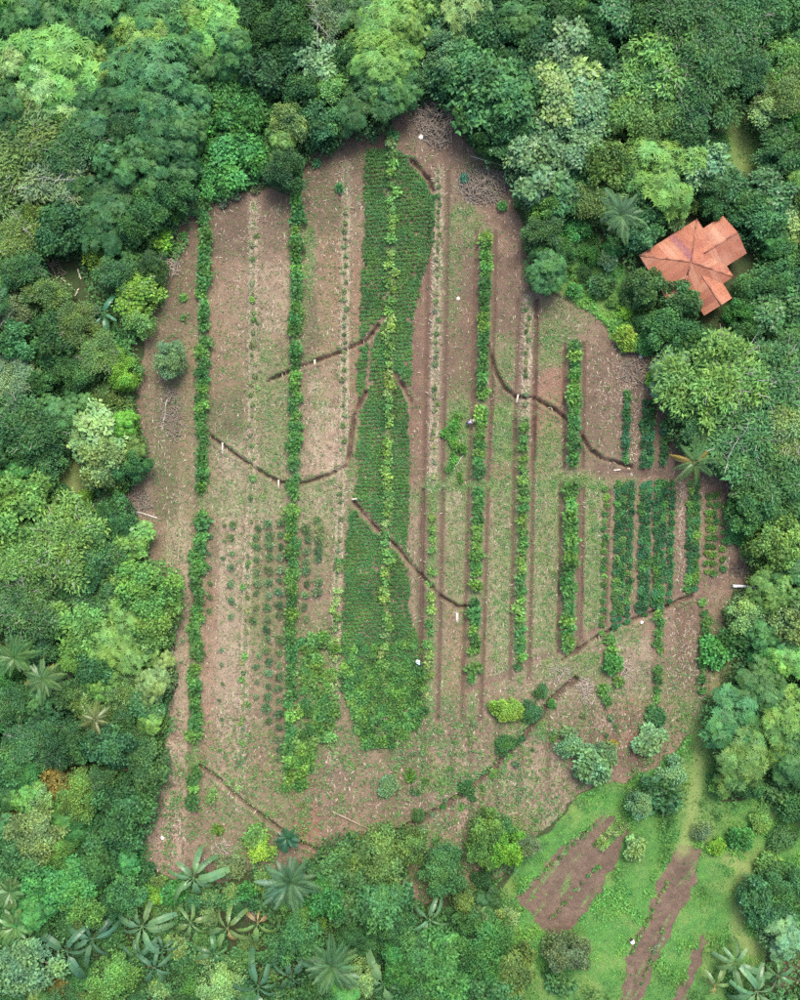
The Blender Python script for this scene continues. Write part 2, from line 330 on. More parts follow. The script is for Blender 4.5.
def ground_mat():
    t = NT('farm_ground'); co = t.n('ShaderNodeTexCoord').outputs['Object']
    A0 = t.n('ShaderNodeAttribute', attribute_name='m_a'); A = t.n('ShaderNodeSeparateColor'); t.put(A.inputs[0], A0.outputs['Color'])
    B = t.n('ShaderNodeSeparateColor'); t.put(B.inputs[0], t.n('ShaderNodeAttribute', attribute_name='m_b').outputs['Color'])
    big = t.noise(co, .12, 4); mid = t.noise(co, .9, 4, .6); fine = t.noise(co, 5.5, 4, .65); grit = t.noise(co, 16, 3, .6)
    soil = t.mix(t.rng(mid, .3, .7, 0, 1), (.132, .084, .062), (.212, .148, .108))
    soil = t.mix(t.rng(big, .35, .65, 0, .4), soil, (.275, .190, .138))
    soil = t.mix(t.math('MULTIPLY', A0.outputs['Alpha'], .8), soil, (.220, .112, .080))
    soil = t.mix(t.rng(fine, .52, .72, 0, .7), soil, (.315, .24, .178))
    soil = t.mix(t.rng(fine, .46, .3, 0, .65), soil, (.095, .058, .044))
    soil = t.mix(t.rng(t.noise(co, .42, 5, .65), .52, .66, 0, .55), soil, (.105, .070, .055))
    soil = t.mix(t.rng(grit, .6, .72, 0, .6), soil, (.40, .33, .25))
    soil = t.mix(t.math('MULTIPLY', A.outputs[2], t.rng(fine, .3, .55, .35, 1)), soil, (.40, .325, .235))
    soil = t.mix(t.math('MULTIPLY', B.outputs[0], t.rng(fine, .3, .7, 1, .6)), soil, (.092, .064, .049))
    gr = t.mix(t.rng(fine, .3, .7, 0, 1), (.080, .145, .045), (.18, .26, .095))
    soil = t.mix(t.math('MULTIPLY', A.outputs[1], t.rng(t.noise(co, 3.1, 3), .34, .58, .35, 1)), soil, gr)
    soil = t.mix(t.rng(t.noise(co, 2.1, 4, .7), .56, .68, 0, .3), soil, (.13, .17, .065))
    floor = t.mix(t.rng(mid, .3, .7, 0, 1), (.055, .050, .028), (.045, .085, .030))
    mead = t.mix(t.rng(mid, .3, .7, 0, 1), (.050, .150, .040), (.095, .220, .052))
    mead = t.mix(t.rng(fine, .5, .75, 0, .6), mead, (.15, .26, .08))
    mead = t.mix(t.rng(t.noise(co, .22, 4, .6), .46, .64, 0, .8), mead, (.175, .245, .075))
    c = t.mix(B.outputs[2], floor, mead); c = t.mix(A.outputs[0], c, soil)
    c = t.mix(t.math('MULTIPLY', B.outputs[1], t.rng(fine, .3, .7, .9, .55)), c, (.22, .27, .095))
    hgt = t.math('ADD', t.math('MULTIPLY', fine, 1.0), t.math('MULTIPLY', grit, .5))
    return t.finish(c, .95, .12, t.bump(hgt, .9, .12))
M_GROUND = ground_mat()
build_ground()

# ------------------------------------------------------------------ house with the orange metal roof
def build_house():
    e1 = np.array([.534, -.846]); e2 = np.array([.846, .534])       # along the roof's two directions
    EZ = 2.7; cx, cy = wp(685.7, 266.6, EZ); a = 4.18; TH = .035
    g0 = gz(cx, cy)
    root = link('house', None, loc=(cx, cy, g0)); root.rotation_euler = (0, 0, math.atan2(e1[1], e1[0]))
    # local x = e1, local y = e2
    tag(root, 'house with orange rusty metal roof and two gabled wings among trees', 'house')
    wall_c = (.55, .50, .42)
    for nm, (x0, x1, y0, y1) in (('wall', (-3.5, 3.5, -3.5, 3.5)), ('wing_wall', (-2.3, 2.1, 3.5, 6.5)), ('wing_wall', (3.5, 5.7, -.9, 2.1))):
        m = MB(); m.box((x0+x1)/2, (y0+y1)/2, 1.25, x1-x0, y1-y0, 2.9); link(nm, m.mesh(nm, M_WALL), root, color=wall_c)
    for (x, y, w, d, ww) in ((-3.5, 1.2, .06, 1.1, 0), (-3.5, -1.4, .06, 1.1, 0), (-1.5, -3.5, 1.2, .06, 1), (1.6, -3.5, 1.2, .06, 1), (2.1, 5.0, .06, 1.1, 0), (4.6, -.9, 1.0, .06, 1)):
        m = MB(); m.box(0, 0, 0, w+.02, d+.02, 1.1); f = link('window', m.mesh('window', M_WOOD), root, (x, y, 1.55), color=(.2, .13, .08))
        m = MB(); m.box(0, 0, 0, max(w-.14, .1) if ww else w+.05, max(d-.14, .1) if not ww else d+.05, .92); link('pane', m.mesh('pane', plain_glass), f, color=(.03, .04, .05))
    m = MB(); m.box(0, 0, 0, .9, .07, 2.05); dr = link('door', m.mesh('door', M_WOOD), root, (5.72, .6, .95), math.pi/2, color=(.18, .1, .06))
    m = MB(); m.box(.32, -.06, 0, .05, .08, .12); link('handle', m.mesh('handle', M_PLAIN), dr, color=(.3, .3, .3))
    p = .5                                               # main pitch
    w1 = (-2.82, 2.62, 2.9, 1.0); w2 = (2.64, -1.39, 2.1, 1.1)      # wing spans, reach and ridge height
    mats = M_ROOF
    base = [(.37, .138, .078), (.33, .115, .066), (.40, .160, .092), (.29, .100, .062), (.43, .195, .120)]
    # rafters under the sheets
    m = MB()
    for s_ in np.linspace(-a+.3, a-.3, 9):
        hh = (a-abs(s_))*p
        m.tube([(s_, -a+.1, EZ-.1), (s_, -abs(s_), EZ+hh-.1)], .04, 4); m.tube([(-a+.1, s_, EZ-.1), (-abs(s_), s_, EZ+hh-.1)], .04, 4)
    roof = link('roof', m.mesh('roof_rafters', M_WOOD), root, color=(.2, .14, .09))
    def sheets(origin, sdir, tdir, slope, s0, s1, lower, upper, kinks, purple=None, width=.86):
        n = max(1, round((s1-s0)/width)); ed = np.linspace(s0, s1, n+1)
        for k in range(n):
            ss = sorted(set([ed[k], ed[k+1]]+[q for q in kinks if ed[k] < q < ed[k+1]]))
            lo = [(s, max(lower(s), 0)) for s in ss]; up = [(s, upper(s)) for s in ss][::-1]
            if all(u[1]-l[1] < .03 for l, u in zip(lo, up[::-1])): continue
            poly = []
            for q in lo+up:
                if not poly or abs(q[0]-poly[-1][0])+abs(q[1]-poly[-1][1]) > 1e-4: poly.append(q)
            if abs(poly[0][0]-poly[-1][0])+abs(poly[0][1]-poly[-1][1]) < 1e-4: poly.pop()
            if len(poly) < 3: continue
            dz = .012*(k % 2)+rnd.uniform(0, .008)
            def P3(s, t, o): return (*(np.array(origin[:2])+np.array(sdir)*s+np.array(tdir)*t), origin[2]+slope*t+o+dz)
            top = [P3(s, t, TH) for s, t in poly]; bot = [P3(s, t, 0) for s, t in poly]; N = len(poly)
            m = MB(); r = [(s-ed[k])/(ed[k+1]-ed[k]) for s, t in poly]
            tri = np.array([(0, i, i+1) for i in range(1, N-1)])
            if np.cross(np.array(top[1])-top[0], np.array(top[2])-top[1])[2] < 0: tri = tri[:, ::-1]
            m.add(top, tri, r); m.add(bot, tri[:, ::-1], r)
            q = [(i, (i+1) % N, N+(i+1) % N, N+i) for i in range(N)]; m.add(top+bot, q, r+r)
            c = np.array(rnd.choice(base))*rnd.uniform(.9, 1.12)
            if purple is not None and k == purple: c = np.array((.24, .085, .10))
            o = link('roof_sheet', m.mesh('roof_sheet', mats), roof, color=c)
            if purple is not None and k == purple: o['label'] = 'purple painted roof sheet'
    tri_up = lambda s: a-abs(s)
    zero = lambda s: 0.0
    k45 = [0.0]
    sheets((-a, 0, EZ), (0, 1), (1, 0), p, -a, a, zero, tri_up, k45, purple=5)          # photo upper left face
    sheets((0, -a, EZ), (1, 0), (0, 1), p, -a, a, zero, tri_up, k45)                    # photo lower left face
    m1 = (w1[0]+w1[1])/2; h1 = (w1[1]-w1[0])/2; in1 = w1[3]/p                           # how far the wing ridge runs in
    sheets((0, a, EZ), (1, 0), (0, -1), p, -a, a, lambda s: in1*(1-abs(s-m1)/h1), tri_up, [0, m1, w1[0], w1[1]])
    m2 = (w2[0]+w2[1])/2; h2 = (w2[0]-w2[1])/2; in2 = w2[3]/p
    sheets((a, 0, EZ), (0, 1), (-1, 0), p, -a, a, lambda s: in2*(1-abs(s-m2)/h2), tri_up, [0, m2, w2[0], w2[1]])
    for sg in (-1, 1):
        ee = m1+sg*h1
        sheets((ee, a+w1[2], EZ), (0, -1), (-sg, 0), w1[3]/h1, 0, w1[2]+in1, lambda s: max(0, (s-w1[2])/in1*h1), lambda s: h1, [w1[2]])
        ee = m2+sg*h2
        sheets((a+w2[2], ee, EZ), (-1, 0), (0, -sg), w2[3]/h2, 0, w2[2]+in2, lambda s: max(0, (s-w2[2])/in2*h2), lambda s: h2, [w2[2]])
    def cap(p0, p1, dark):
        p0 = np.array(p0, float); p1 = np.array(p1, float); L = np.linalg.norm(p1-p0); n = max(1, int(L/1.5))
        for k in range(n):
            q0 = p0+(p1-p0)*(k/n); q1 = p0+(p1-p0)*((k+.97)/n); d = unit(q1-q0); sd = unit(np.cross(d, [0, 0, 1.])); up = np.cross(sd, d)
            v = []
            for q in (q0, q1):
                for (u, w_) in ((-.10, -.03), (0, .045), (.10, -.03), (0, .02)): v.append(q+sd*u+up*(w_+.045))
            m = MB(); m.add(v, [(0, 1, 5, 4), (1, 2, 6, 5), (2, 3, 7, 6), (3, 0, 4, 7), (0, 3, 2, 1), (4, 5, 6, 7)])
            link('ridge_cap', m.mesh('ridge_cap', M_ROOF), roof, color=(.26, .10, .065) if (dark and k % 3 != 1) else (.48, .20, .13))
    ap = (0, 0, EZ+a*p)
    for c in ((-a, -a), (-a, a), (a, a), (a, -a)): cap((c[0], c[1], EZ), ap, True)
    cap((m1, a+w1[2], EZ+w1[3]), (m1, a-in1, EZ+w1[3]), True); cap((a+w2[2], m2, EZ+w2[3]), (a-in2, m2, EZ+w2[3]), True)
    for xx, yy, hh, ww, ax in ((m1, a+w1[2]-.3, w1[3], h1, 0), (a+w2[2]-.3, m2, w2[3], h2, 1)):   # gable ends
        m = MB(); q = [(-ww+.3, 0), (ww-.3, 0), (0, hh-.1)]
        v = [((xx+u, yy+o, EZ-.02+h_) if ax == 0 else (xx+o, yy+u, EZ-.02+h_)) for o in (0, .06) for u, h_ in q]
        m.add(v, [(0, 1, 2), (5, 4, 3)]); m.add(v, [(0, 3, 4, 1), (1, 4, 5, 2), (2, 5, 3, 0)]); link('gable', m.mesh('gable', M_WOOD), root, color=(.3, .2, .13))
_g = NT('window_glass'); plain_glass = _g.finish((.03, .04, .05), .08, .5)
build_house()

# ------------------------------------------------------------------ plant meshes
def sphere_dirs(rg, n, zmin=-.25):
    z = rg.uniform(zmin, 1, n); th = rg.uniform(0, 2*math.pi, n); r = np.sqrt(1-z*z)
    return np.stack([r*np.cos(th), r*np.sin(th), z], 1)
def make_tree(seed, style):
    """returns (crown mesh, trunk mesh) for a tree of crown radius 3.5 m"""
    rg = np.random.default_rng(seed); R = 3.5; LS = rg.uniform(.78, 1.35)
    K = {'M': 62, 'B': 72, 'G': 60, 'F': 70, 'V': 66}[style]
    lob = rg.uniform(0, 6.28, 4); la = rg.uniform(.08, .24, 4); kk = np.array([2, 3, 5, 7])
    cen = []; NL = int(rg.integers(11, 17)); zb, hc = (.9, 1.2) if style == 'V' else (2.7, 2.3)
    for l in range(NL):
        th = l*2.4+rg.uniform(-.6, .6); Rl = R*(1+np.sum(la*np.sin(kk*th+lob)))
        rho = Rl*.84*math.sqrt((l+.2)/NL)*rg.uniform(.85, 1.12); lr = R*rg.uniform(.17, .34)
        zt_ = zb+hc*(1-.75*(rho/R)**2.5)*rg.uniform(.35, 1.2)
        m = int(K/NL*(lr/(R*.26))**1.6)+2
        for q in sphere_dirs(rg, m, -.1):
            cen.append(np.array([rho*math.cos(th), rho*math.sin(th), zt_])+q*lr*[1, 1, .8]*rg.uniform(.7, 1.05))
    for c in cen: c[2] = max(c[2], .7)
    cen = np.array(cen); mb = MB()
    for c in cen:
        cr = rg.uniform(.42, .88); ct = rg.random(); out = unit(np.array([c[0], c[1], 2.2]))
        if style in 'BV':
            n = int(150*(cr/.8)**2/LS**1.5); d = sphere_dirs(rg, n, -.35); rr = cr*rg.uniform(.55, 1.05, n)[:, None]
            pos = c+d*rr*[1, 1, .75]; nrm = unit(d+out*.5+rg.normal(0, .45, (n, 3))+[0, 0, .5])
            dr = unit(rg.normal(0, 1, (n, 3))+d*.9-[0, 0, .2]); L = rg.uniform(.22, .38, n)*LS
            mb.leaves(pos, dr, nrm, L, L*.62, np.clip(.55*ct+.45*rg.random(n), 0, 1))
        elif style == 'M':
            for _ in range(int(13*(cr/.8)**2)+3):
                d = sphere_dirs(rg, 1, -.2)[0]; pc = c+d*cr*rg.uniform(.75, 1.05)*[1, 1, .8]; ax = unit(d+out*.6+[0, 0, .5]+rg.normal(0, .2, 3))
                n = rg.integers(9, 14); th = np.arange(n)*2*math.pi/n+rg.uniform(0, 6); t1 = unit(np.cross(ax, [.3, .7, .2])); t2 = np.cross(ax, t1)
                dr = np.cos(th)[:, None]*t1+np.sin(th)[:, None]*t2+ax*rg.uniform(.05, .5, n)[:, None]
                rt = rg.random()
                L = rg.uniform(.34, .6, n)*rg.uniform(.75, 1.1)*LS
                mb.leaves(np.repeat(pc[None], n, 0), dr, np.repeat(ax[None], n, 0), L, L*.27, np.clip(.35*ct+.35*rt+.3*rg.random(n), 0, 1), droop=.25)
        elif style == 'G':
            n = int(46*(cr/.8)**2); d = sphere_dirs(rg, n, -.2); rr = cr*rg.uniform(.5, 1.15, n)[:, None]
            pos = c+d*rr*[1, 1, .7]; nrm = unit(out*.6+[0, 0, .9]+rg.normal(0, .4, (n, 3)))
            dr = unit(d*[1, 1, .2]+rg.normal(0, .6, (n, 3))*[1, 1, .4]); L = rg.uniform(.38, .68, n)*LS
            mb.leaves(pos, dr, nrm, L, L*.66, np.clip(.4*ct+.6*rg.random(n), 0, 1), fold=.1)
        else:
            n = int(190*(cr/.8)**2); d = sphere_dirs(rg, n, -.6); rr = cr*1.25*rg.uniform(.2, 1.1, n)[:, None]
            pos = c+d*rr*[1, 1, .55]; nrm = unit(rg.normal(0, .6, (n, 3))+[0, 0, 1.])
            dr = unit(d*[1, 1, .1]+rg.normal(0, .7, (n, 3))*[1, 1, .4]); L = rg.uniform(.2, .42, n)*LS
            mb.leaves(pos, dr, nrm, L, L*.36, np.clip(.45*ct+.55*rg.random(n), 0, 1))
    nf = 1500                                             # sparse leaves inside and under the crown
    th = rg.uniform(0, 6.28, nf); rho = R*1.0*np.sqrt(rg.random(nf)); L = rg.uniform(.25, .45, nf)
    zz = rg.uniform(.6, 3.4, nf) if style != 'V' else rg.uniform(.3, 1.4, nf)
    mb.leaves(np.stack([rho*np.cos(th), rho*np.sin(th), zz], 1), unit(rg.normal(0, 1, (nf, 3))*[1, 1, .4]), unit(rg.normal(0, .4, (nf, 3))+[0, 0, 1]), L, L*.6, rg.random(nf)*.8)
    tb = MB(); zt = 2.6 if style != 'V' else .8; fork = np.array([rg.normal(0, .2), rg.normal(0, .2), zt])
    tb.tube([(0, 0, -.4), (0, 0, .15), (fork[0]*.5, fork[1]*.5, zt*.5), fork], [.34, .27, .22, .19], 8)
    sel = rg.permutation(len(cen))[:(34 if style == 'F' else 22)]
    for i in sel:
        c = cen[i]; mid = fork+(c-fork)*.5+rg.normal(0, .18, 3)+[0, 0, .15]; w_ = .07 if style == 'F' else .08
        end = c+unit(c-fork)*(.75 if style == 'F' else .1)+([0, 0, .3] if style == 'F' else [0, 0, 0])
        tb.tube([fork-[0, 0, .1], fork+(mid-fork)*.5+rg.normal(0, .06, 3), mid, mid+(c-mid)*.6+rg.normal(0, .1, 3), end], [.13, .1, w_, .05, .018], 5)
        if style == 'F':
            for _ in range(3):
                e = c+rg.normal(0, .7, 3)*[1, 1, .5]; tb.tube([mid+(c-mid)*.4, (mid+c)/2+(e-mid)*.3, e], [.04, .03, .01], 4)
    mat = {'M': M_LEAF, 'B': M_LEAF, 'V': M_LEAF, 'G': M_LEAFG, 'F': M_FINE}[style]
    return mb.mesh('crown_'+style, mat), tb.mesh('trunk_'+style, M_BARK, True)
def make_shrub(seed):
    """ball of leaves of radius 1.5 m, with stems"""
    rg = np.random.default_rng(seed); mb = MB(); tb = MB()
    fine = seed % 2
    for k in range(24):
        th = rg.uniform(0, 6.28); rho = 1.15*math.sqrt(rg.random()); c = np.array([rho*math.cos(th), rho*math.sin(th), .5+1.1*(1-(rho/1.3)**2)+rg.normal(0, .12)])
        n = 90 if fine else 62; d = sphere_dirs(rg, n, -.4); ct = rg.random()
        L = rg.uniform(.16, .3, n) if fine else rg.uniform(.25, .42, n); pos = c+d*rg.uniform(.2, .46, n)[:, None]
        mb.leaves(pos, unit(d+rg.normal(0, .7, (n, 3))), unit(d+[0, 0, .9]+rg.normal(0, .4, (n, 3))), L, L*(.45 if fine else .6), np.clip(.5*ct+.5*rg.random(n), 0, 1))
        if k < 10: tb.tube([(0, 0, -.2), c*[.3, .3, .5], c], [.05, .04, .015], 5)
    return mb.mesh('shrub_leaves', M_LEAF), tb.mesh('shrub_stems', M_BARK)
TREES = {s: [make_tree(100+17*i+ord(s), s) for i in range(n)] for s, n in (('M', 7), ('B', 8), ('G', 5), ('F', 6), ('V', 3))}
SHRUBS = [make_shrub(900+i) for i in range(6)]

def frond_mesh(seed, L=3.4, pairs=34, wl=.075, arch=.8, leafl=.8, rise=.75):
    rg = np.random.default_rng(seed); mb = MB(); t = np.linspace(0, 1, 10)
    f = lambda t: np.stack([L*t*(1-.12*t), 0*t, rise*L*.5*t-arch*L*.62*t**2.2], -1)
    mb.tube(f(t), np.linspace(.04, .012, 10), 4, 1.0)
    tt = np.linspace(.1, .99, pairs); base = f(tt); tan = unit(f(np.minimum(tt+.02, 1.02))-base)
    for s_ in (-1, 1):
        ll = leafl*np.sin(np.pi*(.16+.78*tt))**.7*rg.uniform(.85, 1.1, pairs)
        dr = tan*.75+np.array([0, s_*1.0, 0])+np.stack([0*tt, 0*tt, -.12-.28*rg.random(pairs)], 1)
        nr = np.tile(np.array([0, s_*.25, 1.0]), (pairs, 1))
        mb.leaves(base, dr, nr, ll, wl, rg.uniform(.3, .8, pairs), fold=.3, droop=.3)
    return mb.mesh('frond', M_BIG)
FROND = [frond_mesh(40+i) for i in range(3)]
COCO = [frond_mesh(50+i, 4.9, 46, .07, .95, .9, .55) for i in range(3)]
FAN = [frond_mesh(60+i, 2.2, 26, .11, .7, .6, .9) for i in range(2)]
def banana_mesh(seed, L=2.7, Wd=.62):
    rg = np.random.default_rng(seed); mb = MB(); n = 12; t = np.linspace(0, 1, n)
    c = np.stack([L*t*(1-.1*t), .05*np.sin(t*5+seed), .95*L*.62*t-.86*L*t**2.1], 1)
    mb.tube(c[:n-1]+[0, 0, .01], np.linspace(.045, .012, n-1), 4, 1.0)
    w = Wd*np.clip(np.minimum((t-.12)*6, 1), 0, 1)*np.sqrt(np.clip(1-((t-.5)/.56)**4, .001, 1))
    for s_ in (-1, 1):
        tear = rg.random(n) < .1
        for i in range(1, n-1):
            w0, w1 = w[i]*.5, w[i+1]*.5; k0 = .04 if tear[i] else 0
            a = c[i]+(c[i+1]-c[i])*k0*2
            v = [a, c[i+1], c[i+1]+[.02, s_*w1, -.22*w1-.04*rg.random()], a+[.02+k0, s_*w0*(.85 if tear[i] else 1), -.22*w0-(.12*rg.random() if tear[i] else 0)]]
            mb.add(v, [(0, 1, 2, 3)] if s_ < 0 else [(3, 2, 1, 0)], rg.uniform(.25, .75))
    return mb.mesh('banana_leaf', M_BIG, True)
BANANA = [banana_mesh(70+i, 3.2+.25*i, .70+.04*i) for i in range(4)]
def stem_mesh(h, r, name): m = MB(); m.tube([(0, 0, -.3), (.02, 0, h*.4), (0, .03, h)], [r*1.15, r, r*.7], 8); return m.mesh(name, M_BARK, True)
STEM_B = stem_mesh(2.9, .15, 'pseudostem'); STEM_P = stem_mesh(3.2, .17, 'palm_trunk'); STEM_C = stem_mesh(5.0, .17, 'coconut_trunk')

def crop_mesh(seed, R=.72, h=.75, n=150, L=(.2, .34), asp=.7, up=.5):
    rg = np.random.default_rng(seed); mb = MB(); k = 7; ang = np.arange(k)*2.4+rg.uniform(0, 6)
    lobes = np.stack([R*.55*np.sqrt(rg.random(k))*np.cos(ang), R*.55*np.sqrt(rg.random(k))*np.sin(ang), h*rg.uniform(.45, .8, k)], 1)
    for c in lobes:
        m = n//k; d = sphere_dirs(rg, m, -.3); ll = rg.uniform(*L, m); ct = rg.random()
        mb.leaves(c+d*R*.42*rg.uniform(.4, 1, m)[:, None]*[1, 1, .8], unit(d+rg.normal(0, .6, (m, 3))), unit(d*.6+[0, 0, up+.5]+rg.normal(0, .35, (m, 3))), ll, ll*asp, np.clip(.4*ct+.6*rg.random(m), 0, 1))
        mb.tube([(0, 0, -.15), c], [.025, .012], 4, .3)
    return mb.mesh('crop_plant', M_CROP)
CROP_A = [crop_mesh(200+i) for i in range(6)]                                       # lush, broad leaves
CROP_B = [crop_mesh(220+i, .55, .6, 80, (.2, .36), .6) for i in range(4)]           # looser and smaller
CROP_C = [crop_mesh(240+i, .5, .7, 150, (.13, .22), .5) for i in range(4)]          # small round shrubs
CROP_D = [crop_mesh(260+i, .62, .65, 120, (.16, .3), .75) for i in range(4)]        # leafy strips

# ------------------------------------------------------------------ forest: every tree of the photo
C = dict(mid=(.055, .158, .056), bright=(.112, .255, .068), lime=(.120, .290, .045), yel=(.165, .300, .052), teal=(.052, .158, .062), dteal=(.038, .118, .050),
 dark=(.038, .120, .044), pale=(.160, .285, .110), pteal=(.115, .248, .125), olive=(.098, .190, .058), grey=(.120, .200, .100), orange=(.185, .165, .050), sat=(.052, .198, .055), vdark=(.030, .095, .042))
CW = dict(mid='green', bright='bright green', lime='lime green', yel='yellow green', teal='bluish green', dteal='dark bluish', dark='dark green', pale='pale green', pteal='pale bluish',
 olive='olive', grey='greyish', orange='orange brown', sat='deep green', vdark='blackish green')
TW = dict(M='tree with starry leaf tufts', B='dense leafy tree', G='large-leaved tree', F='feathery thin-leaved tree', S='rounded shrub', V='vine-covered thicket')
TREE_LIST = '''
28 12 30 M mid;62 18 30 M mid;95 10 32 M mid;128 22 24 M teal;155 8 30 M mid;190 14 27 M bright
50 60 42 M bright;78 68 26 M yel;18 66 24 M pale;112 76 28 M bright;142 48 30 M bright;152 82 42 M teal;182 42 22 M mid;45 96 30 M pale;122 100 30 M dteal;86 100 20 M dark
18 148 42 F olive;48 178 36 F grey;72 150 30 F teal;98 130 26 M dteal;130 165 34 M teal;158 134 28 M dark;184 128 22 M mid;166 172 26 M dteal;108 192 30 M dteal;8 110 24 M dark
214 24 32 M bright;236 48 24 M mid;250 14 26 B dark;286 14 32 B dark;300 46 26 B dteal;326 12 26 F grey;352 18 28 M mid;382 24 30 M bright;320 62 29 G pteal;290 122 20 B pale;376 64 30 M bright;392 86 25 M mid;364 104 27 M dark
204 62 24 M dark;226 94 36 V sat;248 122 32 V sat;230 152 36 V sat;214 174 24 V sat;256 158 18 V dark;262 66 26 B vdark;322 122 26 B dark;345 112 18 V sat;282 166 18 F dteal;272 92 22 V dark;194 98 18 M teal;190 154 16 M dark
410 18 27 M bright;406 58 20 M bright;470 14 27 M pale;440 32 22 G teal;492 26 30 B dteal;468 70 38 B teal;500 96 42 B teal;532 52 32 B dteal;448 58 24 B pteal;502 124 22 B dteal;488 134 14 B dteal;446 84 14 B teal
560 42 29 G pteal;576 74 30 G pale;554 100 29 G pale;586 110 28 G pteal;545 138 28 G pteal;580 150 27 G pteal;526 158 22 G pteal;541 186 22 G pteal;562 194 24 G teal;592 58 24 B dteal;556 16 24 B dark;520 18 24 M mid
620 18 27 G teal;650 14 26 B mid;682 18 36 F mid;736 18 36 F teal;776 18 30 B mid;640 54 25 F teal;670 66 40 F bright;712 60 36 F mid;752 60 30 B mid;792 60 24 F bright;622 86 24 G mid;655 92 24 G teal;690 100 29 F teal;752 72 20 F teal;636 124 32 B olive;604 112 20 G mid;784 98 25 F olive
665 174 36 M bright;606 164 25 B olive;687 124 22 F dteal;702 168 23 G pteal;783 142 17 G mid;792 152 24 F mid;768 112 16 G pale;776 190 28 G teal;592 200 24 F olive;712 186 15 G mid;754 206 20 B mid;645 212 26 B dark;572 226 18 V sat
643 288 20 B mid;682 302 19 B mid;712 204 12 B mid;768 222 26 B teal;796 226 20 G pale;756 288 20 B mid;788 268 22 B mid;772 320 25 G mid;797 308 22 G mid;546 268 20 M mid;566 250 13 V mid;614 248 12 V sat;606 262 10 S pteal;590 256 10 S sat;600 286 12 S mid;584 274 9 S dark;630 302 11 S mid;640 322 10 S dark;612 300 8 S bright;574 290 8 S sat;624 312 9 S lime;626 338 14 S yel;648 344 13 S sat;664 328 17 B mid;692 340 19 B mid;675 368 22 M pteal
718 378 52 F bright;772 384 44 F mid;746 430 44 F mid;792 424 34 F pale;700 422 30 F mid;776 472 32 F mid;736 462 18 F mid;658 376 12 S lime;796 348 25 F mid
752 514 24 B mid;786 508 24 B mid;776 546 27 B bright;740 532 12 V sat;796 570 24 M mid;748 614 20 B pale;776 592 24 M bright;792 622 26 B pale;738 508 12 V sat
768 632 22 M mid;716 652 17 S sat;704 655 10 S sat;735 640 17 S mid;790 656 27 M bright;760 690 29 M mid;736 722 29 M mid;782 722 29 M bright;746 756 27 M olive;792 762 25 M mid;720 786 13 S bright;772 786 16 S mid
388 786 12 S pteal;444 809 5 S sat;466 788 8 S dark;473 797 5 S mid;493 774 5 S bright;505 745 11 S dark;520 741 6 S dteal;552 704 5 S sat;418 815 8 S mid;402 832 5 S dark;510 712 14 S yel;498 706 9 S yel;531 711 12 S dteal;568 742 15 S pteal;590 764 20 S pteal;606 753 12 S pteal;612 664 10 S sat;540 690 9 S mid;648 739 15 S pteal;655 716 10 S teal;672 771 16 S pteal;660 796 22 S dteal;640 806 12 G pteal;700 830 11 S grey;716 846 10 S lime;764 904 23 B teal;786 888 20 B mid;786 936 22 M pteal;792 806 20 S mid;758 822 13 S bright;740 836 12 S sat;783 838 14 S mid;770 866 14 S bright
488 834 19 B bright;506 850 18 B lime;482 853 15 B bright;500 832 14 B mid;450 851 11 S teal;526 846 11 F grey;410 848 16 B olive;442 874 21 B mid;466 902 14 B olive;450 970 37 B sat;482 944 30 B sat;416 994 18 B mid;514 972 23 B olive;508 916 11 S pale;566 955 19 B grey;560 980 15 S mid;482 876 11 S dteal;490 990 26 B mid;633 847 14 S pale
262 850 16 S yel;256 838 13 S bright;345 868 29 B mid;381 858 26 B olive;378 898 30 B mid;345 905 18 G mid;300 940 20 B mid;318 922 9 S lime;220 990 25 B pale;232 868 14 S grey;350 938 14 B dark;270 905 14 S mid;310 1000 22 B dark
64 886 32 B sat;86 908 20 B bright;20 856 24 B mid;38 834 26 B pale;102 858 27 B dark;122 818 29 B dark;10 822 16 S orange;24 966 30 B pteal;112 982 25 B bright;60 988 13 S orange;126 892 18 B mid;152 896 13 S lime;40 928 14 B dark;112 906 14 B dark;150 950 16 S dark
112 640 38 M bright;84 628 28 B bright;150 614 28 B bright;22 612 36 F mid;84 702 15 G olive;148 668 9 S orange;146 702 20 G mid;46 722 22 B dteal;30 746 24 F teal;110 742 27 B dteal;140 766 27 B mid;96 716 17 F olive;60 786 22 S orange;80 794 23 B bright;8 768 16 B mid;126 794 24 B dark;55 750 16 F dteal;160 640 14 S bright;120 690 18 F olive
94 430 27 G pale;102 460 27 B pale;122 424 15 M lime;30 430 32 F teal;42 456 22 F teal;60 492 12 S dteal;20 502 34 B bright;60 542 40 F bright;20 562 34 F bright;96 546 23 F mid;30 590 30 F mid;126 540 21 G bright;116 486 11 S lime;86 496 9 S lime;146 590 29 B bright;92 596 26 F mid
60 226 26 B dteal;110 224 29 M dteal;136 226 20 B dark;172 214 11 S lime;158 240 14 S lime;100 256 17 S yel;138 292 21 G lime;140 322 14 G bright;20 240 27 F olive;14 312 22 F grey;46 292 20 F olive;50 336 26 B dark;76 322 22 F olive;96 356 23 F olive;30 392 14 S bright;14 380 27 F grey;60 386 13 S bright;88 388 12 S bright;122 372 17 B lime;170 360 15 F pteal;56 362 18 B dark;20 270 20 F teal;116 345 14 V sat
'''
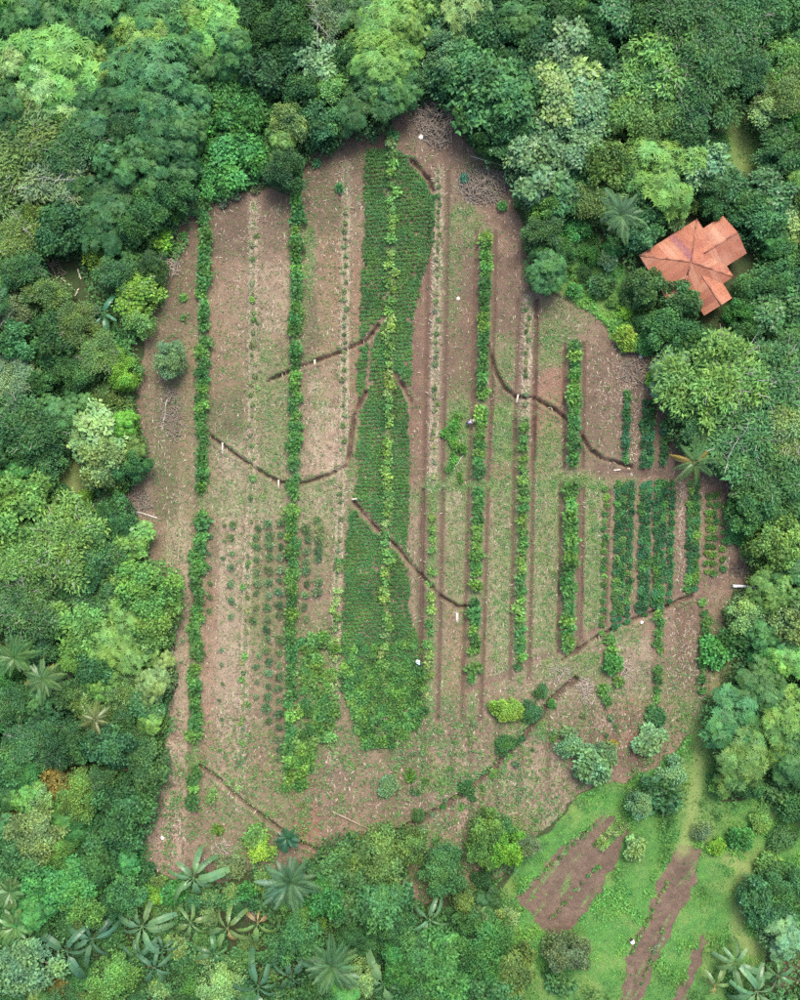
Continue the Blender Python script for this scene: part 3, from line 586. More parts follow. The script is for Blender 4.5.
LAND = [(30,20,'in the top left corner'),(120,20,'along the top edge, left part'),(60,80,'in the bright grove near the top left'),(150,85,'right of the bright grove top left'),(30,160,'at the left edge above the bare patch'),(140,165,'left of the field top left corner'),
 (225,25,'at the top edge above the vine slope'),(300,30,'at the top edge above the pale drooping tree'),(235,130,'on the vine slope above the field'),(310,110,'above the second hedge row'),(385,60,'above the dark crop block'),(480,80,'above the brush piles'),(480,20,'at the top edge above the brush piles'),
 (560,90,'in the pale-leaved grove top centre'),(545,180,'beside the brush pile at the field top right'),(650,30,'at the top edge, right part'),(690,90,'left of the grassy lane'),(770,40,'in the top right corner'),(630,130,'up left of the house'),(680,170,'above the house roof'),(770,140,'right of the grassy lane'),(770,210,'right of the house roof'),
 (590,220,'between the field and the house'),(545,270,'at the notch of the field right side'),(620,320,'below left of the house'),(680,320,'just below the house roof'),(780,300,'at the right edge below the house'),(730,400,'above the yellowing palm at right'),(780,460,'at the right edge beside the yellowing palm'),
 (760,530,'right of the green crop strips'),(770,600,'beside the white log'),(725,650,'below the white log'),(765,715,'right of the trodden path'),(660,760,'left of the trodden path'),(390,786,'alone in the lower field'),(515,710,'at the lower field ditch'),(450,800,'along the lower ditch in the field'),(588,755,'at the field lower right edge'),(610,664,'below the right crop strips'),(760,840,'in the grassy clearing, right side'),(780,910,'right of the curving path'),(700,840,'at the head of the long plot'),(620,850,'beside the square plot'),(560,965,'below the square plot'),
 (495,860,'below the field lower corner'),(450,950,'at the bottom edge, centre'),(420,880,'between the field and the bottom centre banana'),(360,890,'right of the round palm'),(260,850,'at the field lower left edge'),(310,940,'between the two round palms'),(225,980,'at the bottom edge, left of the palms'),
 (80,970,'at the bottom left among bananas'),(70,890,'above the bottom left bananas'),(110,830,'left of the field lower corner'),(40,800,'at the left edge near the bottom'),(130,760,'left of the field, lower part'),(110,640,'left of the field, below the dead tree'),(40,720,'at the left edge below the fan palm'),(20,600,'at the left edge above the fan palm'),
 (60,550,'left of the fallen dead tree'),(100,440,'above the fallen dead tree'),(30,440,'at the left edge, middle height'),(90,350,'below the lone banana plant'),(130,300,'beside the lone banana plant'),(30,300,'at the left edge beside the bare patch'),(110,235,'above the lone banana plant'),(20,380,'at the left edge below the bare patch'),(170,360,'on the bare field edge, left side')]
ENTRIES = []
for ch in TREE_LIST.replace('\n', ';').split(';'):
    if ch.strip():
        a = ch.split(); ENTRIES.append([float(a[0]), float(a[1]), float(a[2]), a[3], a[4]])
HAND = len(ENTRIES)
# extra understorey trees in the gaps of the forest
NOFILL = [W2(p) for p in ([(632,262),(692,212),(756,240),(742,300),(705,325),(660,310)], [(716,88),(750,88),(758,178),(728,178)], [(15,255),(90,255),(90,320),(15,320)], [(40,440),(90,440),(90,520),(55,520)], [(215,890),(275,890),(275,960),(215,960)], [(60,915),(215,860),(215,1000),(60,1000)], [(700,940),(800,940),(800,1000),(700,1000)])]
_gx, _gy = np.meshgrid(np.arange(-60, 60.1, .5), np.arange(-75, 75.1, .5), indexing='ij')
_bl = in_poly(_gx, _gy, FIELD) | in_poly(_gx, _gy, CLEAR) | in_poly(_gx, _gy, CLEAR2)
for q in NOFILL: _bl |= in_poly(_gx, _gy, q)
def blocked(x, y): return bool(_bl[int(min(max((x+60)*2, 0), 240)), int(min(max((y+75)*2, 0), 300))])
circ = [(e[0], e[1], e[2]) for e in ENTRIES]+[(620, 220, 24), (290, 883, 26), (335, 965, 28), (690, 458, 30), (30, 676, 30), (288, 838, 12)]+[(q[0], q[1], 20) for q in ((105, 313), (68, 950), (94, 941), (142, 927), (152, 968), (193, 880), (190, 922), (230, 928), (258, 922), (256, 988), (292, 975), (382, 982), (428, 918), (735, 962), (757, 988), (716, 984))]
for _ in range(9000):
    px = rnd.uniform(-14, 814); py = rnd.uniform(-14, 1014); r = rnd.uniform(13, 24)
    if blocked(*wp(px, py)): continue
    if any(blocked(*wp(px+r*.8*math.cos(q), py+r*.8*math.sin(q))) for q in np.arange(0, 6.2, .8)): continue
    if any(math.hypot(px-c[0], py-c[1]) < c[2]*.64+r*.40 for c in circ): continue
    left = px < 300
    ENTRIES.append([px, py, r, rnd.choice('MMBBFV' if left else 'BBGFMV'), rnd.choice(('mid', 'mid', 'teal', 'dteal', 'dark', 'sat', 'olive', 'bright') if py < 500 else ('mid', 'mid', 'bright', 'teal', 'dark', 'pale', 'sat'))])
    circ.append((px, py, r))
for _ in range(2500):                                  # low bushes between the bananas
    px = rnd.uniform(60, 275); py = rnd.uniform(860, 1000); r = rnd.uniform(8, 14)
    x_, y_ = wp(px, py)
    if in_poly(np.array([x_]), np.array([y_+1.2]), FIELD)[0] or any(math.hypot(px-c[0], py-c[1]) < c[2]*.6+r*.7 for c in circ): continue
    ENTRIES.append([px, py, r, 'S', rnd.choice(('mid', 'dark', 'sat', 'olive', 'teal', 'pale'))]); circ.append((px, py, r))
LAB = {}
for i, e in enumerate(ENTRIES):
    px, py, r, t, c = e
    loc = min(LAND, key=lambda l: math.hypot(l[0]-px, l[1]-py))[2]
    sz = ('small ' if r < 18 else '' if r < 33 else 'big ') if t not in 'SV' else ('tiny ' if r < 11 else '')
    e.append(f'{sz}{CW[c]} {TW[t]} {loc}'); LAB.setdefault(e[5], []).append(i)
ORD = ['', 'second', 'third', 'fourth', 'fifth', 'sixth', 'seventh', 'eighth', 'ninth', 'tenth', 'eleventh', 'twelfth']+[f'{k}th' for k in range(13, 40)]
for lb, ids in LAB.items():
    if len(ids) < 2: continue
    xs = [ENTRIES[i][0] for i in ids]; ys = [ENTRIES[i][1] for i in ids]
    hz = max(xs)-min(xs) >= max(ys)-min(ys); ids.sort(key=lambda i: ENTRIES[i][0 if hz else 1])
    for k, i in enumerate(ids):
        w = ('leftmost' if hz else 'topmost') if k == 0 else ('rightmost' if hz else 'lowest') if k == len(ids)-1 else f'{ORD[k]} from {"left" if hz else "top"}'
        ENTRIES[i][5] = f'{lb}, {w}'
for e in ENTRIES:
    if len(e[5].replace('-', ' ').split()) > 16:
        e[5] = e[5].replace('big ', '').replace('small ', '').replace('thin-leaved ', '').replace('dense ', '').replace('starry ', '')
ROOTS = {}
used = {}
for (px, py, r, t, c, lab) in ENTRIES:
    R = r*MPP; col = np.array(C[c])*rnd.uniform(.95, 1.22)*[1.14, 1.14, 1.06]
    bark = (.42, .40, .36) if t == 'F' else (.16, .12, .09)
    k = used.get(t, 0); used[t] = k+1
    if t == 'S':
        cm, tm = SHRUBS[(k*5+k//6) % 6]; s = R/1.5; x, y = wp(px, py, s)
        root = link('shrub', None, loc=(x, y, gz(x, y)), rz=rnd.uniform(0, 6.28), sc=(s*rnd.uniform(.95, 1.35), s*rnd.uniform(.78, 1.05), s*rnd.uniform(.75, 1.15)))
        link('stem', tm, root, color=bark); link('foliage', cm, root, color=col); tag(root, lab, 'shrub', 'shrubs around the field'); continue
    n = len(TREES[t]); cm, tm = TREES[t][(k*(n-1)+k//n) % n]; s = R/3.5*1.0
    sz = (.6+.4*s)*rnd.uniform(.8, 1.2) if s < 1 else s**.5*rnd.uniform(.85, 1.15)
    if t == 'V': sz = min(s, 1)*rnd.uniform(.9, 1.2)
    if 620 < px < 800 and 190 < py < 330: sz = min(sz, .8)
    zc = (1.5 if t == 'V' else 4.3)*sz; x, y = wp(px, py, zc)
    root = link(dict(V='thicket', M='tufted_tree', B='leafy_tree', G='large_leaved_tree', F='feathery_tree')[t], None, loc=(x, y, gz(x, y)), rz=rnd.uniform(0, 6.28), sc=(s*rnd.uniform(.9, 1.2), s*rnd.uniform(.9, 1.1), sz))
    ROOTS[lab] = root; link('trunk', tm, root, color=bark); link('crown', cm, root, color=col)
    tag(root, lab, 'thicket' if t == 'V' else 'tree', 'vine thickets' if t == 'V' else 'forest trees')

def limb_mesh(seed):
    rg = np.random.default_rng(seed); mb = MB()
    def grow(p, d, L, r, lev):
        q = [p]; 
        for k in range(3): d = unit(d+rg.normal(0, .22, 3)); q.append(q[-1]+d*L/3)
        mb.tube(q, np.linspace(r, r*.55, 4), 5, 0)
        if lev:
            for k in range(3): grow(q[rg.integers(1, 4)], unit(d+rg.normal(0, .75, 3)*[1, 1, .5]), L*rg.uniform(.45, .75), r*.55, lev-1)
    grow(np.array([0, 0, -1.2]), np.array([.5, .2, .6]), 2.6, .085, 2)
    return mb.mesh('dead_limb', M_BARK)
LIMB = [limb_mesh(300+i) for i in range(4)]
for k, (px, py, sc_) in enumerate(((738, 22, 1.2), (650, 52, 1), (716, 76, 1), (748, 432, 1.3), (784, 372, 1.3), (760, 410, 1), (20, 606, 1), (48, 176, 1.2), (20, 150, 1), (148, 128, 1), (12, 292, 1.4), (24, 236, 1.2), (55, 560, .9), (92, 596, .9), (640, 40, .9), (322, 14, 1.3), (690, 104, .9), (30, 745, .9), (790, 428, 1.1), (670, 70, 1), (118, 45, 1.2), (552, 22, 1.2))):
    e = min((e for e in ENTRIES if e[3] != 'S'), key=lambda e: math.hypot(e[0]-px, e[1]-py)); rt = ROOTS[e[5]]
    x, y = wp(px, py, 5.6*rt.scale[2]); lim = link('dead_branch', LIMB[k % 4], rt, color=(.33, .32, .29) if k < 20 else (.10, .08, .06))
    lo = Matrix.Rotation(-rt.rotation_euler.z, 4, 'Z') @ Vector((x-rt.location.x, y-rt.location.y, 0))
    lim.location = (lo.x/rt.scale[0], lo.y/rt.scale[1], 5.1); lim.rotation_euler = (0, 0, rnd.uniform(0, 6.28)); lim.scale = (sc_/rt.scale[0], sc_/rt.scale[1], sc_/rt.scale[2])

# ------------------------------------------------------------------ palms and bananas
def palm(px, py, meshes, stem, hs, n, s, col, label, dry=0, name='palm', tilt=(.0, .55), zt=3.2, scz=1):
    zc = zt*hs; x, y = wp(px, py, zc); root = link(name, None, loc=(x, y, gz(x, y)), rz=rnd.uniform(0, 6.28)); root.rotation_euler.x = rnd.uniform(-.09, .09); root.rotation_euler.y = rnd.uniform(-.09, .09); tag(root, label, 'palm', 'palms around the field')
    link('trunk', stem, root, sc=(1, 1, hs), color=(.2, .17, .13))
    for k in range(n):
        a = k*2.39996; q = k/max(n-1, 1); up = tilt[1]-(tilt[1]-tilt[0])*q if tilt[0] < tilt[1] else 0
        f = link('frond', meshes[k % len(meshes)], root, (0, 0, zc-.05*q), color=np.array((.30, .24, .05) if k in range(n-dry, n) else col)*rnd.uniform(.85, 1.15))
        f.rotation_euler = (rnd.uniform(-.4, .4), -up+rnd.uniform(-.18, .18), a+rnd.uniform(-.15, .15)); f.scale = (s*rnd.uniform(.68, 1.14)*(1-.25*(1-q)),)*3
palm(290, 883, FROND, STEM_P, 1.7, 30, 1.3, (.075, .175, .085), 'round bluish palm with dense fronds below the field lower left', tilt=(.05, .9))
palm(335, 965, FROND, STEM_P, 1.7, 30, 1.38, (.085, .195, .075), 'round palm with pale yellow heart at the bottom edge', tilt=(.05, .9))
palm(620, 216, FROND, STEM_P, 2.3, 24, 1.1, (.09, .20, .09), 'pale green palm left of the orange house roof', tilt=(.0, .8))
palm(690, 458, COCO, STEM_C, 1.3, 13, .9, (.085, .19, .06), 'sparse palm with yellowing drooping fronds beside the crop strips', dry=3, tilt=(-.45, .3), zt=5)
palm(288, 838, FAN, STEM_P, .6, 14, 1.0, (.03, .12, .06), 'small dark palm at the end of the lower left ditch', tilt=(.0, .7))
palm(14, 662, FROND, STEM_P, 1.9, 26, .95, (.08, .19, .055), 'broad green palm at the left edge, upper of a pair', tilt=(.0, .6))
palm(40, 682, FROND, STEM_P, 1.7, 24, .95, (.095, .195, .065), 'yellowish broad palm at the left edge, lower of a pair', dry=2, tilt=(.0, .6))
palm(14, 892, FAN, STEM_P, 1.6, 24, 1.15, (.085, .19, .06), 'feathery palm at the left edge near the bottom, upper one', dry=1, tilt=(.0, .6))
palm(14, 928, FAN, STEM_P, 1.5, 24, 1.2, (.09, .21, .06), 'feathery palm at the left edge near the bottom, lower one', dry=1, tilt=(.0, .6))
palm(352, 838, FAN, STEM_P, .3, 9, .7, (.06, .19, .07), 'small green palm beside the fallen log', dry=1, tilt=(.1, .7))
palm(96, 718, FROND, STEM_P, 2.0, 10, .9, (.13, .18, .06), 'thin palm with sparse long fronds left of the field', tilt=(-.1, .3))
def banana(px, py, s, col, n, label, a0=0, dry=0):
    s *= 1.06; z = 3.1*s; x, y = wp(px, py, z); root = link('banana_plant', None, loc=(x, y, gz(x, y)), rz=a0); root.scale = (s, s, s); root.rotation_euler.x = rnd.uniform(-.1, .1); root.rotation_euler.y = rnd.uniform(-.1, .1)
    tag(root, label, 'banana plant', 'banana plants'); link('pseudostem', STEM_B, root, color=(.14, .17, .06))
    for k in range(n):
        a = k*2*math.pi/n+rnd.uniform(-.2, .2)
        d = k >= n-dry
        o = link('leaf', BANANA[rnd.randrange(4)], root, (0, 0, 2.85), color=np.array((.30, .24, .11) if d else col)*rnd.uniform(.85, 1.18))
        o.rotation_euler = (rnd.uniform(-.6, .6), rnd.uniform(-.5, .3)+(.8 if d else 0), a+rnd.uniform(-.2, .2)); q_ = rnd.uniform(.62, 1.1); o.scale = (q_, q_*rnd.uniform(.75, 1.15), q_)
BT, BG, BY, BP = (.062, .16, .085), (.075, .20, .07), (.13, .235, .075), (.11, .235, .105)
for a in ((105, 313, .95, (.045, .17, .085), 6, 'lone bluish banana plant left of the field upper part'), (121, 333, .55, (.06, .20, .06), 5, 'small banana plant just below the lone banana'),
 (68, 950, 1.15, BT, 6, 'dark banana plant with pointed star of leaves, bottom left'), (94, 941, 1.1, BT, 7, 'dark banana plant right of the star-shaped one, bottom left'), (142, 927, 1.15, BP, 8, 'large pale banana plant at bottom left, spreading wide'),
 (152, 968, 1.0, BT, 7, 'banana plant with drooping leaves at the bottom edge', 1), (138, 955, .8, BT, 6, 'small dark banana plant between larger bananas, bottom left'), (193, 880, 1.1, BP, 9, 'pale banana plant touching the field lower left corner'),
 (190, 922, .8, BY, 6, 'yellowish banana plant below the field lower left corner'), (230, 928, .95, BY, 7, 'ragged pale banana plant on dry ground left of round palm', 1), (258, 922, .85, BY, 6, 'dying banana plant with dry brown leaves near round palm', 3), (256, 988, 1.1, BT, 7, 'dark banana plant at bottom edge left of round palm'),
 (292, 975, 1.0, BT, 6, 'bluish banana plant just left of the bottom palm'), (382, 982, 1.05, BP, 7, 'pale banana plant at the bottom edge right of palm'), (428, 918, 1.0, BP, 7, 'banana plant with bright leaves beside bare red soil, bottom centre'), (350, 850, .5, BG, 5, 'little banana plant by the fallen log'),
 (735, 962, .95, BP, 9, 'banana plant in the lower right clearing, upper one'), (757, 988, 1.05, BP, 9, 'banana plant in the lower right clearing, at the edge'), (716, 984, .8, BY, 6, 'withered banana plant in the lower right clearing', 3), (164, 950, .8, BT, 6, 'banana plant right of the pale spreading banana'),
 (215, 955, .7, BG, 6, 'small green banana plant near the dry ground, bottom left'), (780, 975, .8, BG, 7, 'green banana plant in the lower right corner')):
    banana(a[0], a[1], a[2], a[3], a[4], a[5], rnd.uniform(0, 6.28), a[6] if len(a) > 6 else 0)

# ------------------------------------------------------------------ crops
def at_row(pts, y):
    for (x1, y1), (x2, y2) in zip(pts[:-1], pts[1:]):
        if y1 <= y <= y2: return x1+(x2-x1)*(y-y1)/(y2-y1)
    return pts[-1][0] if y > pts[-1][1] else pts[0][0]
CS = dict(hedge_row_plant=1.45, pale_row_plant=1.4, strip_crop_plant=1.36, round_crop_shrub=1.22, thin_row_plant=1.0, tangled_crop_plant=1.4, bushy_crop_plant=1.35, weedy_crop_plant=1.4)
SEQ = {}
def nth(n): return f'{n}{"th" if 10 < n % 100 < 14 else {1: "st", 2: "nd", 3: "rd"}.get(n % 10, "th")}'
def crop(name, meshes, px, py, s, col, label, group, cat='crop plant'):
    s = s*CS.get(name, 1); x, y = wp(px, py, .3); o = link(name, rnd.choice(meshes), loc=(x, y, gz(x, y)), rz=rnd.uniform(0, 6.28), sc=(s*rnd.uniform(.9, 1.1), s*rnd.uniform(.9, 1.1), s*rnd.uniform(.85, 1.15)), color=np.array(col)*rnd.uniform(.75, 1.25))
    tag(o, label, cat, group)
def row(name, meshes, pts, y0, y1, step, s, cols, label, group, skip=.06, jx=1.2, gap=()):
    y = y0
    while y < y1:
        if rnd.random() > skip and not any(a < y < b for a, b in gap):
            crop(name, meshes, at_row(pts, y)+rnd.gauss(0, jx), y, s*rnd.uniform(.78, 1.15), rnd.choice(cols), f'{label}, {nth(SEQ.setdefault(label, 0)+1)} from top', group); SEQ[label] += 1
        y += step*rnd.uniform(.8, 1.2)
LUSH = [(.08, .225, .06), (.10, .265, .065), (.06, .185, .055), (.13, .30, .065), (.06, .19, .055)]
LITE = [(.14, .31, .08), (.18, .34, .09), (.12, .28, .08), (.21, .35, .13)]
THIN = [(.19, .25, .14), (.14, .22, .10), (.22, .27, .13), (.10, .20, .07)]
TEALC = [(.045, .165, .075), (.055, .19, .085), (.04, .14, .06), (.065, .21, .07)]
r_ = [b[1] for b in BEDS]
row('hedge_row_plant', CROP_A, r_[0], 205, 805, 8.8, .98, LUSH, 'leafy plant in the leftmost hedge row of the field', 'leftmost hedge row', gap=((492, 508), (742, 760)))
row('hedge_row_plant', CROP_A, r_[2], 165, 512, 9.5, 1.0, LUSH, 'leafy plant in the upper half of the second hedge row', 'second hedge row, upper half', gap=((492, 505),))
row('hedge_row_plant', CROP_A, r_[2], 518, 790, 9.0, .92, LUSH, 'leafy plant in the lower half of the second hedge row', 'second hedge row, lower half')
row('hedge_row_plant', CROP_A, r_[7], 240, 478, 8.8, .92, LUSH, 'leafy plant in the hedge row right of the straw row, above headland', 'middle hedge row, upper half', jx=.7)
row('hedge_row_plant', CROP_A, r_[8], 494, 700, 9.5, .9, LUSH, 'leafy plant in the hedge row right of the straw row, below headland', 'middle hedge row, lower half', jx=.7, skip=.12)
row('hedge_row_plant', CROP_A, r_[11], 348, 468, 8.0, .98, LUSH, 'leafy plant in the short hedge row below the house side', 'short right hedge row, upper half', jx=.5, skip=0)
row('hedge_row_plant', CROP_A, r_[12], 488, 650, 8.2, 1.05, LUSH, 'leafy plant in the short right hedge row below the headland', 'short right hedge row, lower half', jx=.5, skip=0)
row('pale_row_plant', CROP_B, r_[4], 145, 700, 9.0, .95, LITE, 'light green plant in the pale row inside the dark crop block', 'pale row inside the crop block', skip=.1)
row('pale_row_plant', CROP_B, r_[10], 428, 675, 9.5, .98, LITE[:1]+LUSH, 'loose plant in the weedy row between two hedge rows at right', 'weedy row right of centre')
row('pale_row_plant', CROP_B, r_[6], 495, 700, 11, .75, LITE+LUSH[:1], 'small plant in the weedy row beside the brown furrow', 'weedy row beside the furrow', skip=.15)
row('pale_row_plant', CROP_B, r_[3], 560, 760, 10, .8, LITE, 'light green plant in the dry row left of the crop block', 'dry row left of the crop block', skip=.2)
row('pale_row_plant', CROP_B, r_[1], 300, 790, 22, .55, LITE+[(.12, .17, .08)], 'stunted plant in the dry straw row near the left', 'dry row near the left', skip=.25, jx=2.5)
row('thin_row_plant', CROP_B, r_[3], 205, 555, 9, .62, THIN, 'small greyish plant in the dry row left of the crop block', 'thin row left of the crop block', skip=.15)
row('thin_row_plant', CROP_B, r_[5], 180, 480, 8, .62, THIN, 'small greyish plant in the straw row right of the crop block', 'thin row right of the crop block', skip=.15)
row('thin_row_plant', CROP_B, r_[9], 310, 425, 8, .62, THIN, 'small greyish plant in the straw row beside the ditch bend', 'thin row beside the ditch bend', skip=.15)
row('thin_row_plant', CROP_B, r_[1], 225, 790, 11, .58, THIN, 'small greyish plant in the straw row between the left hedge rows', 'thin row between the left hedge rows', skip=.2, jx=1.8)
for xc, y0, y1, nn, gap_, step, s, cols, lab in (
 (606, 486, 640, 1, 0, 7, .55, LITE[2:3]+LUSH, 'plant in the leftmost narrow light strip at right'),
 (621, 482, 628, 2, 6, 6, .62, TEALC+LUSH[:1]+LITE[2:3], 'plant in the wide leafy right-side strip'),
 (631, 482, 622, 1, 0, 6, .62, TEALC+LUSH[:1], 'plant in the single line beside the wide leafy strip'),
 (646, 482, 616, 2, 6, 6, .66, TEALC, 'plant in the left dark bluish strip'),
 (661, 482, 608, 2, 6, 6, .68, TEALC+[(.07, .24, .06)], 'plant in the right dark bluish strip'),
 (672, 482, 603, 1, 0, 6.5, .6, TEALC, 'plant in the thin dark strip beside dry stripe'),
 (694, 480, 590, 2, 6.5, 6, .68, TEALC+LUSH, 'plant in leafy strip right of dry stripe'),
 (712, 495, 580, 2, 6, 7.5, .58, LUSH, 'plant in the thinning strip near right end'),
 (724, 505, 570, 1, 0, 8, .5, LUSH, 'plant in the last thin strip at the right end'),
 (627, 392, 462, 1, 0, 6, .72, TEALC, 'plant in the left narrow strip above brown track'),
 (648, 402, 465, 2, 6, 6, .68, TEALC, 'plant in the dark strip above brown track'),
 (664, 425, 465, 1, 0, 6.5, .75, TEALC, 'plant in the short strip by the yellowing palm')):
    for k in range(nn):
        y = y0+rnd.uniform(0, 4); q = 0; side = '' if nn == 1 else (' left line,', ' right line,')[k]
        while y < y1:
            q += 1; x = xc-(y-y0)*.03+((k-.5)*gap_ if nn == 2 else 0)+rnd.gauss(0, .5)
            crop('strip_crop_plant', CROP_D, x, y, s*rnd.uniform(.85, 1.15), rnd.choice(cols), f'{lab},{side} {nth(q)} from top', lab); y += step*rnd.uniform(.9, 1.15)*1.1
row('strip_crop_plant', CROP_D, [(658, 612), (656, 700)], 614, 702, 9, .8, LUSH, 'plant in the thin row below the diagonal brown track', 'thin row below the track')
row('strip_crop_plant', CROP_D, [(704, 600), (702, 690)], 602, 690, 10, .85, LUSH, 'plant in the thin row beside the dead brush, right end', 'thin row right end')
row('strip_crop_plant', CROP_D, [(612, 640), (608, 690)], 640, 700, 9, 1.0, LUSH, 'weedy plant below the left end of the strips', 'weedy clump below the strips', jx=5)
SH = [(.10, .215, .095), (.085, .18, .075), (.12, .24, .10), (.15, .25, .12)]
for xc, y0, y1, st, s, lab in ((233, 525, 620, 15, .85, 'small round shrub in the first shrub line right of straw row'), (258, 528, 625, 11.5, .95, 'small round shrub in the shrub line between straw and hedge rows'), (270, 524, 720, 11.5, 1.05, 'small round shrub in the second shrub line left of hedge row'), (281, 522, 760, 11.5, 1.0, 'small round shrub hugging the left side of the hedge row'),
 (308, 528, 620, 11, 1.05, 'small round shrub hugging the right side of the hedge row'), (320, 520, 600, 10, 1.15, 'small round shrub in the outer line right of hedge row'), (211, 520, 640, 16, .7, 'tiny dark shrub right of the leftmost hedge row'), (222, 650, 760, 17, .6, 'tiny dark shrub in the lower left field'), (225, 525, 560, 15, .55, 'tiny dark shrub at the top of the shrub lines'), (258, 655, 700, 13, .7, 'small dark shrub in the lower left shrub line')):
    row('round_crop_shrub', CROP_C, [(xc, y0), (xc-2, y1)], y0, y1, st, s, SH, lab, lab, skip=.08, jx=.8)
for k, ty in enumerate(sorted(rnd.uniform(636, 785) for _ in range(80))):                                   # bright tangle right of the second row's lower half
    y = ty; x = rnd.uniform(300, 336-(max(0, y-720))*.3) if y < 740 else rnd.uniform(290, 312)
    crop('tangled_crop_plant', CROP_A, x, y, rnd.uniform(.7, 1.0), rnd.choice(LUSH+LITE[2:3]), f'bright plant in the tangle right of the second hedge row, {nth(k+1)} from top', 'tangle beside the second hedge row')
for ri, yy in enumerate(np.arange(652, 748, 7.0)):                   # bushy end of the crop block
    u = (yy-650)/98; xa, xb = 345+max(0, u-.35)*34, 425-max(0, u-.72)*120
    for ci, xx in enumerate(np.arange(xa, xb, 7.0)):
        crop('bushy_crop_plant', CROP_D, xx+rnd.gauss(0, 1.6), yy+rnd.gauss(0, 1.6)-(rnd.uniform(0, 16) if ri < 2 else 0), rnd.uniform(.75, 1.05)*(.7 if ri < 2 else 1), rnd.choice(LUSH), f'bushy plant at the crop block lower end, {nth(ri+1)} row, {nth(ci+1)} from left', 'bushy end of the crop block')
for k in range(13):
    crop('weedy_crop_plant', CROP_A, 457+rnd.gauss(0, 4), 418+k*5.2, rnd.uniform(.6, 1.0)*(1-.03*k), (.09, .27, .05), f'bright green weed beside the bending farm worker, {nth(k+1)} from top', 'weed clump beside the bending worker', 'weed')
for px, py, s, col, lab in ( (410, 774, 1.3, (.09, .26, .05), 'bright spiky plant right of the lone bushy plant'),
 (332, 148, 1.0, (.09, .22, .07), 'small leafy plant at the field top edge'), (393, 137, 1.2, (.06, .19, .07), 'leafy plant at the head of the pale row'),
 (373, 139, .9, (.05, .17, .08), 'bluish plant at the top of the crop block'), (340, 189, .9, (.05, .2, .07), 'bright plant in the bare soil left of crop block top'), (317, 164, .9, (.06, .2, .08), 'plant in the bare soil right of the second hedge row top'), (256, 190, .9, (.16, .24, .11), 'pale plant at the field top left edge, right one'), (236, 197, .9, (.17, .25, .13), 'pale plant at the field top left edge, middle one'), (224, 204, .9, (.17, .25, .14), 'pale plant at the field top left edge, left one'), (184, 236, .7, (.08, .26, .05), 'bright weed at the field left edge, upper one'), (184, 298, .8, (.10, .28, .06), 'bright weed at the field left edge, middle one'), (184, 318, .7, (.12, .28, .08), 'bright weed at the field left edge, lower one'),
 (180, 206, 1.0, (.08, .15, .08), 'greyish weed at the field top left corner'), (218, 828, 1.1, (.12, .27, .05), 'bright bush in the lower left corner of the field'), (212, 795, 1.2, (.1, .2, .07), 'weedy bush near the lower left ditch'), (502, 206, 1.0, (.07, .24, .06), 'leafy plant at the edge right of the brush pile'), (465, 179, .9, (.04, .16, .10), 'bluish plant at the head of the straw row'), (610, 742, 1.0, (.3, .3, .03), 'yellow weed at the field lower right edge')):
    crop('bush', CROP_A if s < 1.5 else CROP_C+CROP_A, px, py, s*1.05, col, lab, 'single bushes in the field', 'bush')
for k in range(64):
    px = 400+k*3.6+rnd.gauss(0, 1.0); py = rnd.uniform(715, 855)
    if py > 870-(px-400)*.55+rnd.uniform(-10, 10) or (py < 750 and px < 425): continue
    crop('field_weed', CROP_B+CROP_C, px, py, rnd.uniform(.5, 1.1), rnd.choice(LUSH+SH+[(.14, .2, .08)]), f'scruffy weed in the overgrown lower field, {nth(SEQ.setdefault("weed", 0)+1)} from left', 'weeds in the lower field', 'weed'); SEQ['weed'] += 1
for nm_, (x0, y0), (x1, y1), n_, lb in (('one', (524, 890), (596, 822), 22, 'small plant in the line along the square plot'), ('two', (548, 920), (600, 862), 13, 'small plant in the line through the square plot'), ('three', (630, 955), (668, 880), 18, 'small plant lining the long plot left side'), ('four', (640, 985), (664, 925), 12, 'small plant in the line inside the long plot')):
    for k in range(n_):
        q = (k+.5)/n_; crop('plot_crop_plant', CROP_B, x0+(x1-x0)*q+rnd.gauss(0, 1), y0+(y1-y0)*q+rnd.gauss(0, 1), rnd.uniform(.4, .65), rnd.choice(THIN+LUSH[:2]), f'{lb}, {nth(k+1)} from lower end', lb)
for k in range(9):
    for j in range(2):
        crop('lettuce_plant', CROP_D, 598+k*3.1+j*5-2, 849-k*2.9+j*5-6, .72, rnd.choice(LITE), f'small pale salad plant in the square plot, {("upper", "lower")[j]} row, {nth(k+1)} from left', 'salad rows of the square plot')

# ------------------------------------------------------------------ masses nobody could count
def scatter_mesh(name, px, py, h, L, asp, r, mat, up=.7, lean=.8, seed=1, drp=.2):
    rg = np.random.default_rng(seed); n = len(px); z = height(px, py)+h; mb = MB()
    th = rg.uniform(0, 6.28, n); d = np.stack([np.cos(th), np.sin(th), lean*rg.uniform(-.15, 1, n)], 1)
    mb.leaves(np.stack([px, py, z], 1), unit(d), unit(np.stack([rg.normal(0, .4, n), rg.normal(0, .4, n), np.full(n, up)], 1)), L, L*asp, r, droop=drp)
    return mb.mesh(name, mat)
BLOCK_L = W2([(366,150),(389,150),(386,330),(384,500),(384,700),(383,745),(366,740),(343,680),(344,560),(352,505),(358,480),(357,400),(360,330),(364,240)])
BLOCK_R = W2([(396,150),(414,160),(434,196),(434,240),(426,268),(414,320),(409,400),(409,480),(407,560),(411,620),(420,660),(427,705),(410,738),(388,745),(386,700),(391,500),(393,330)])
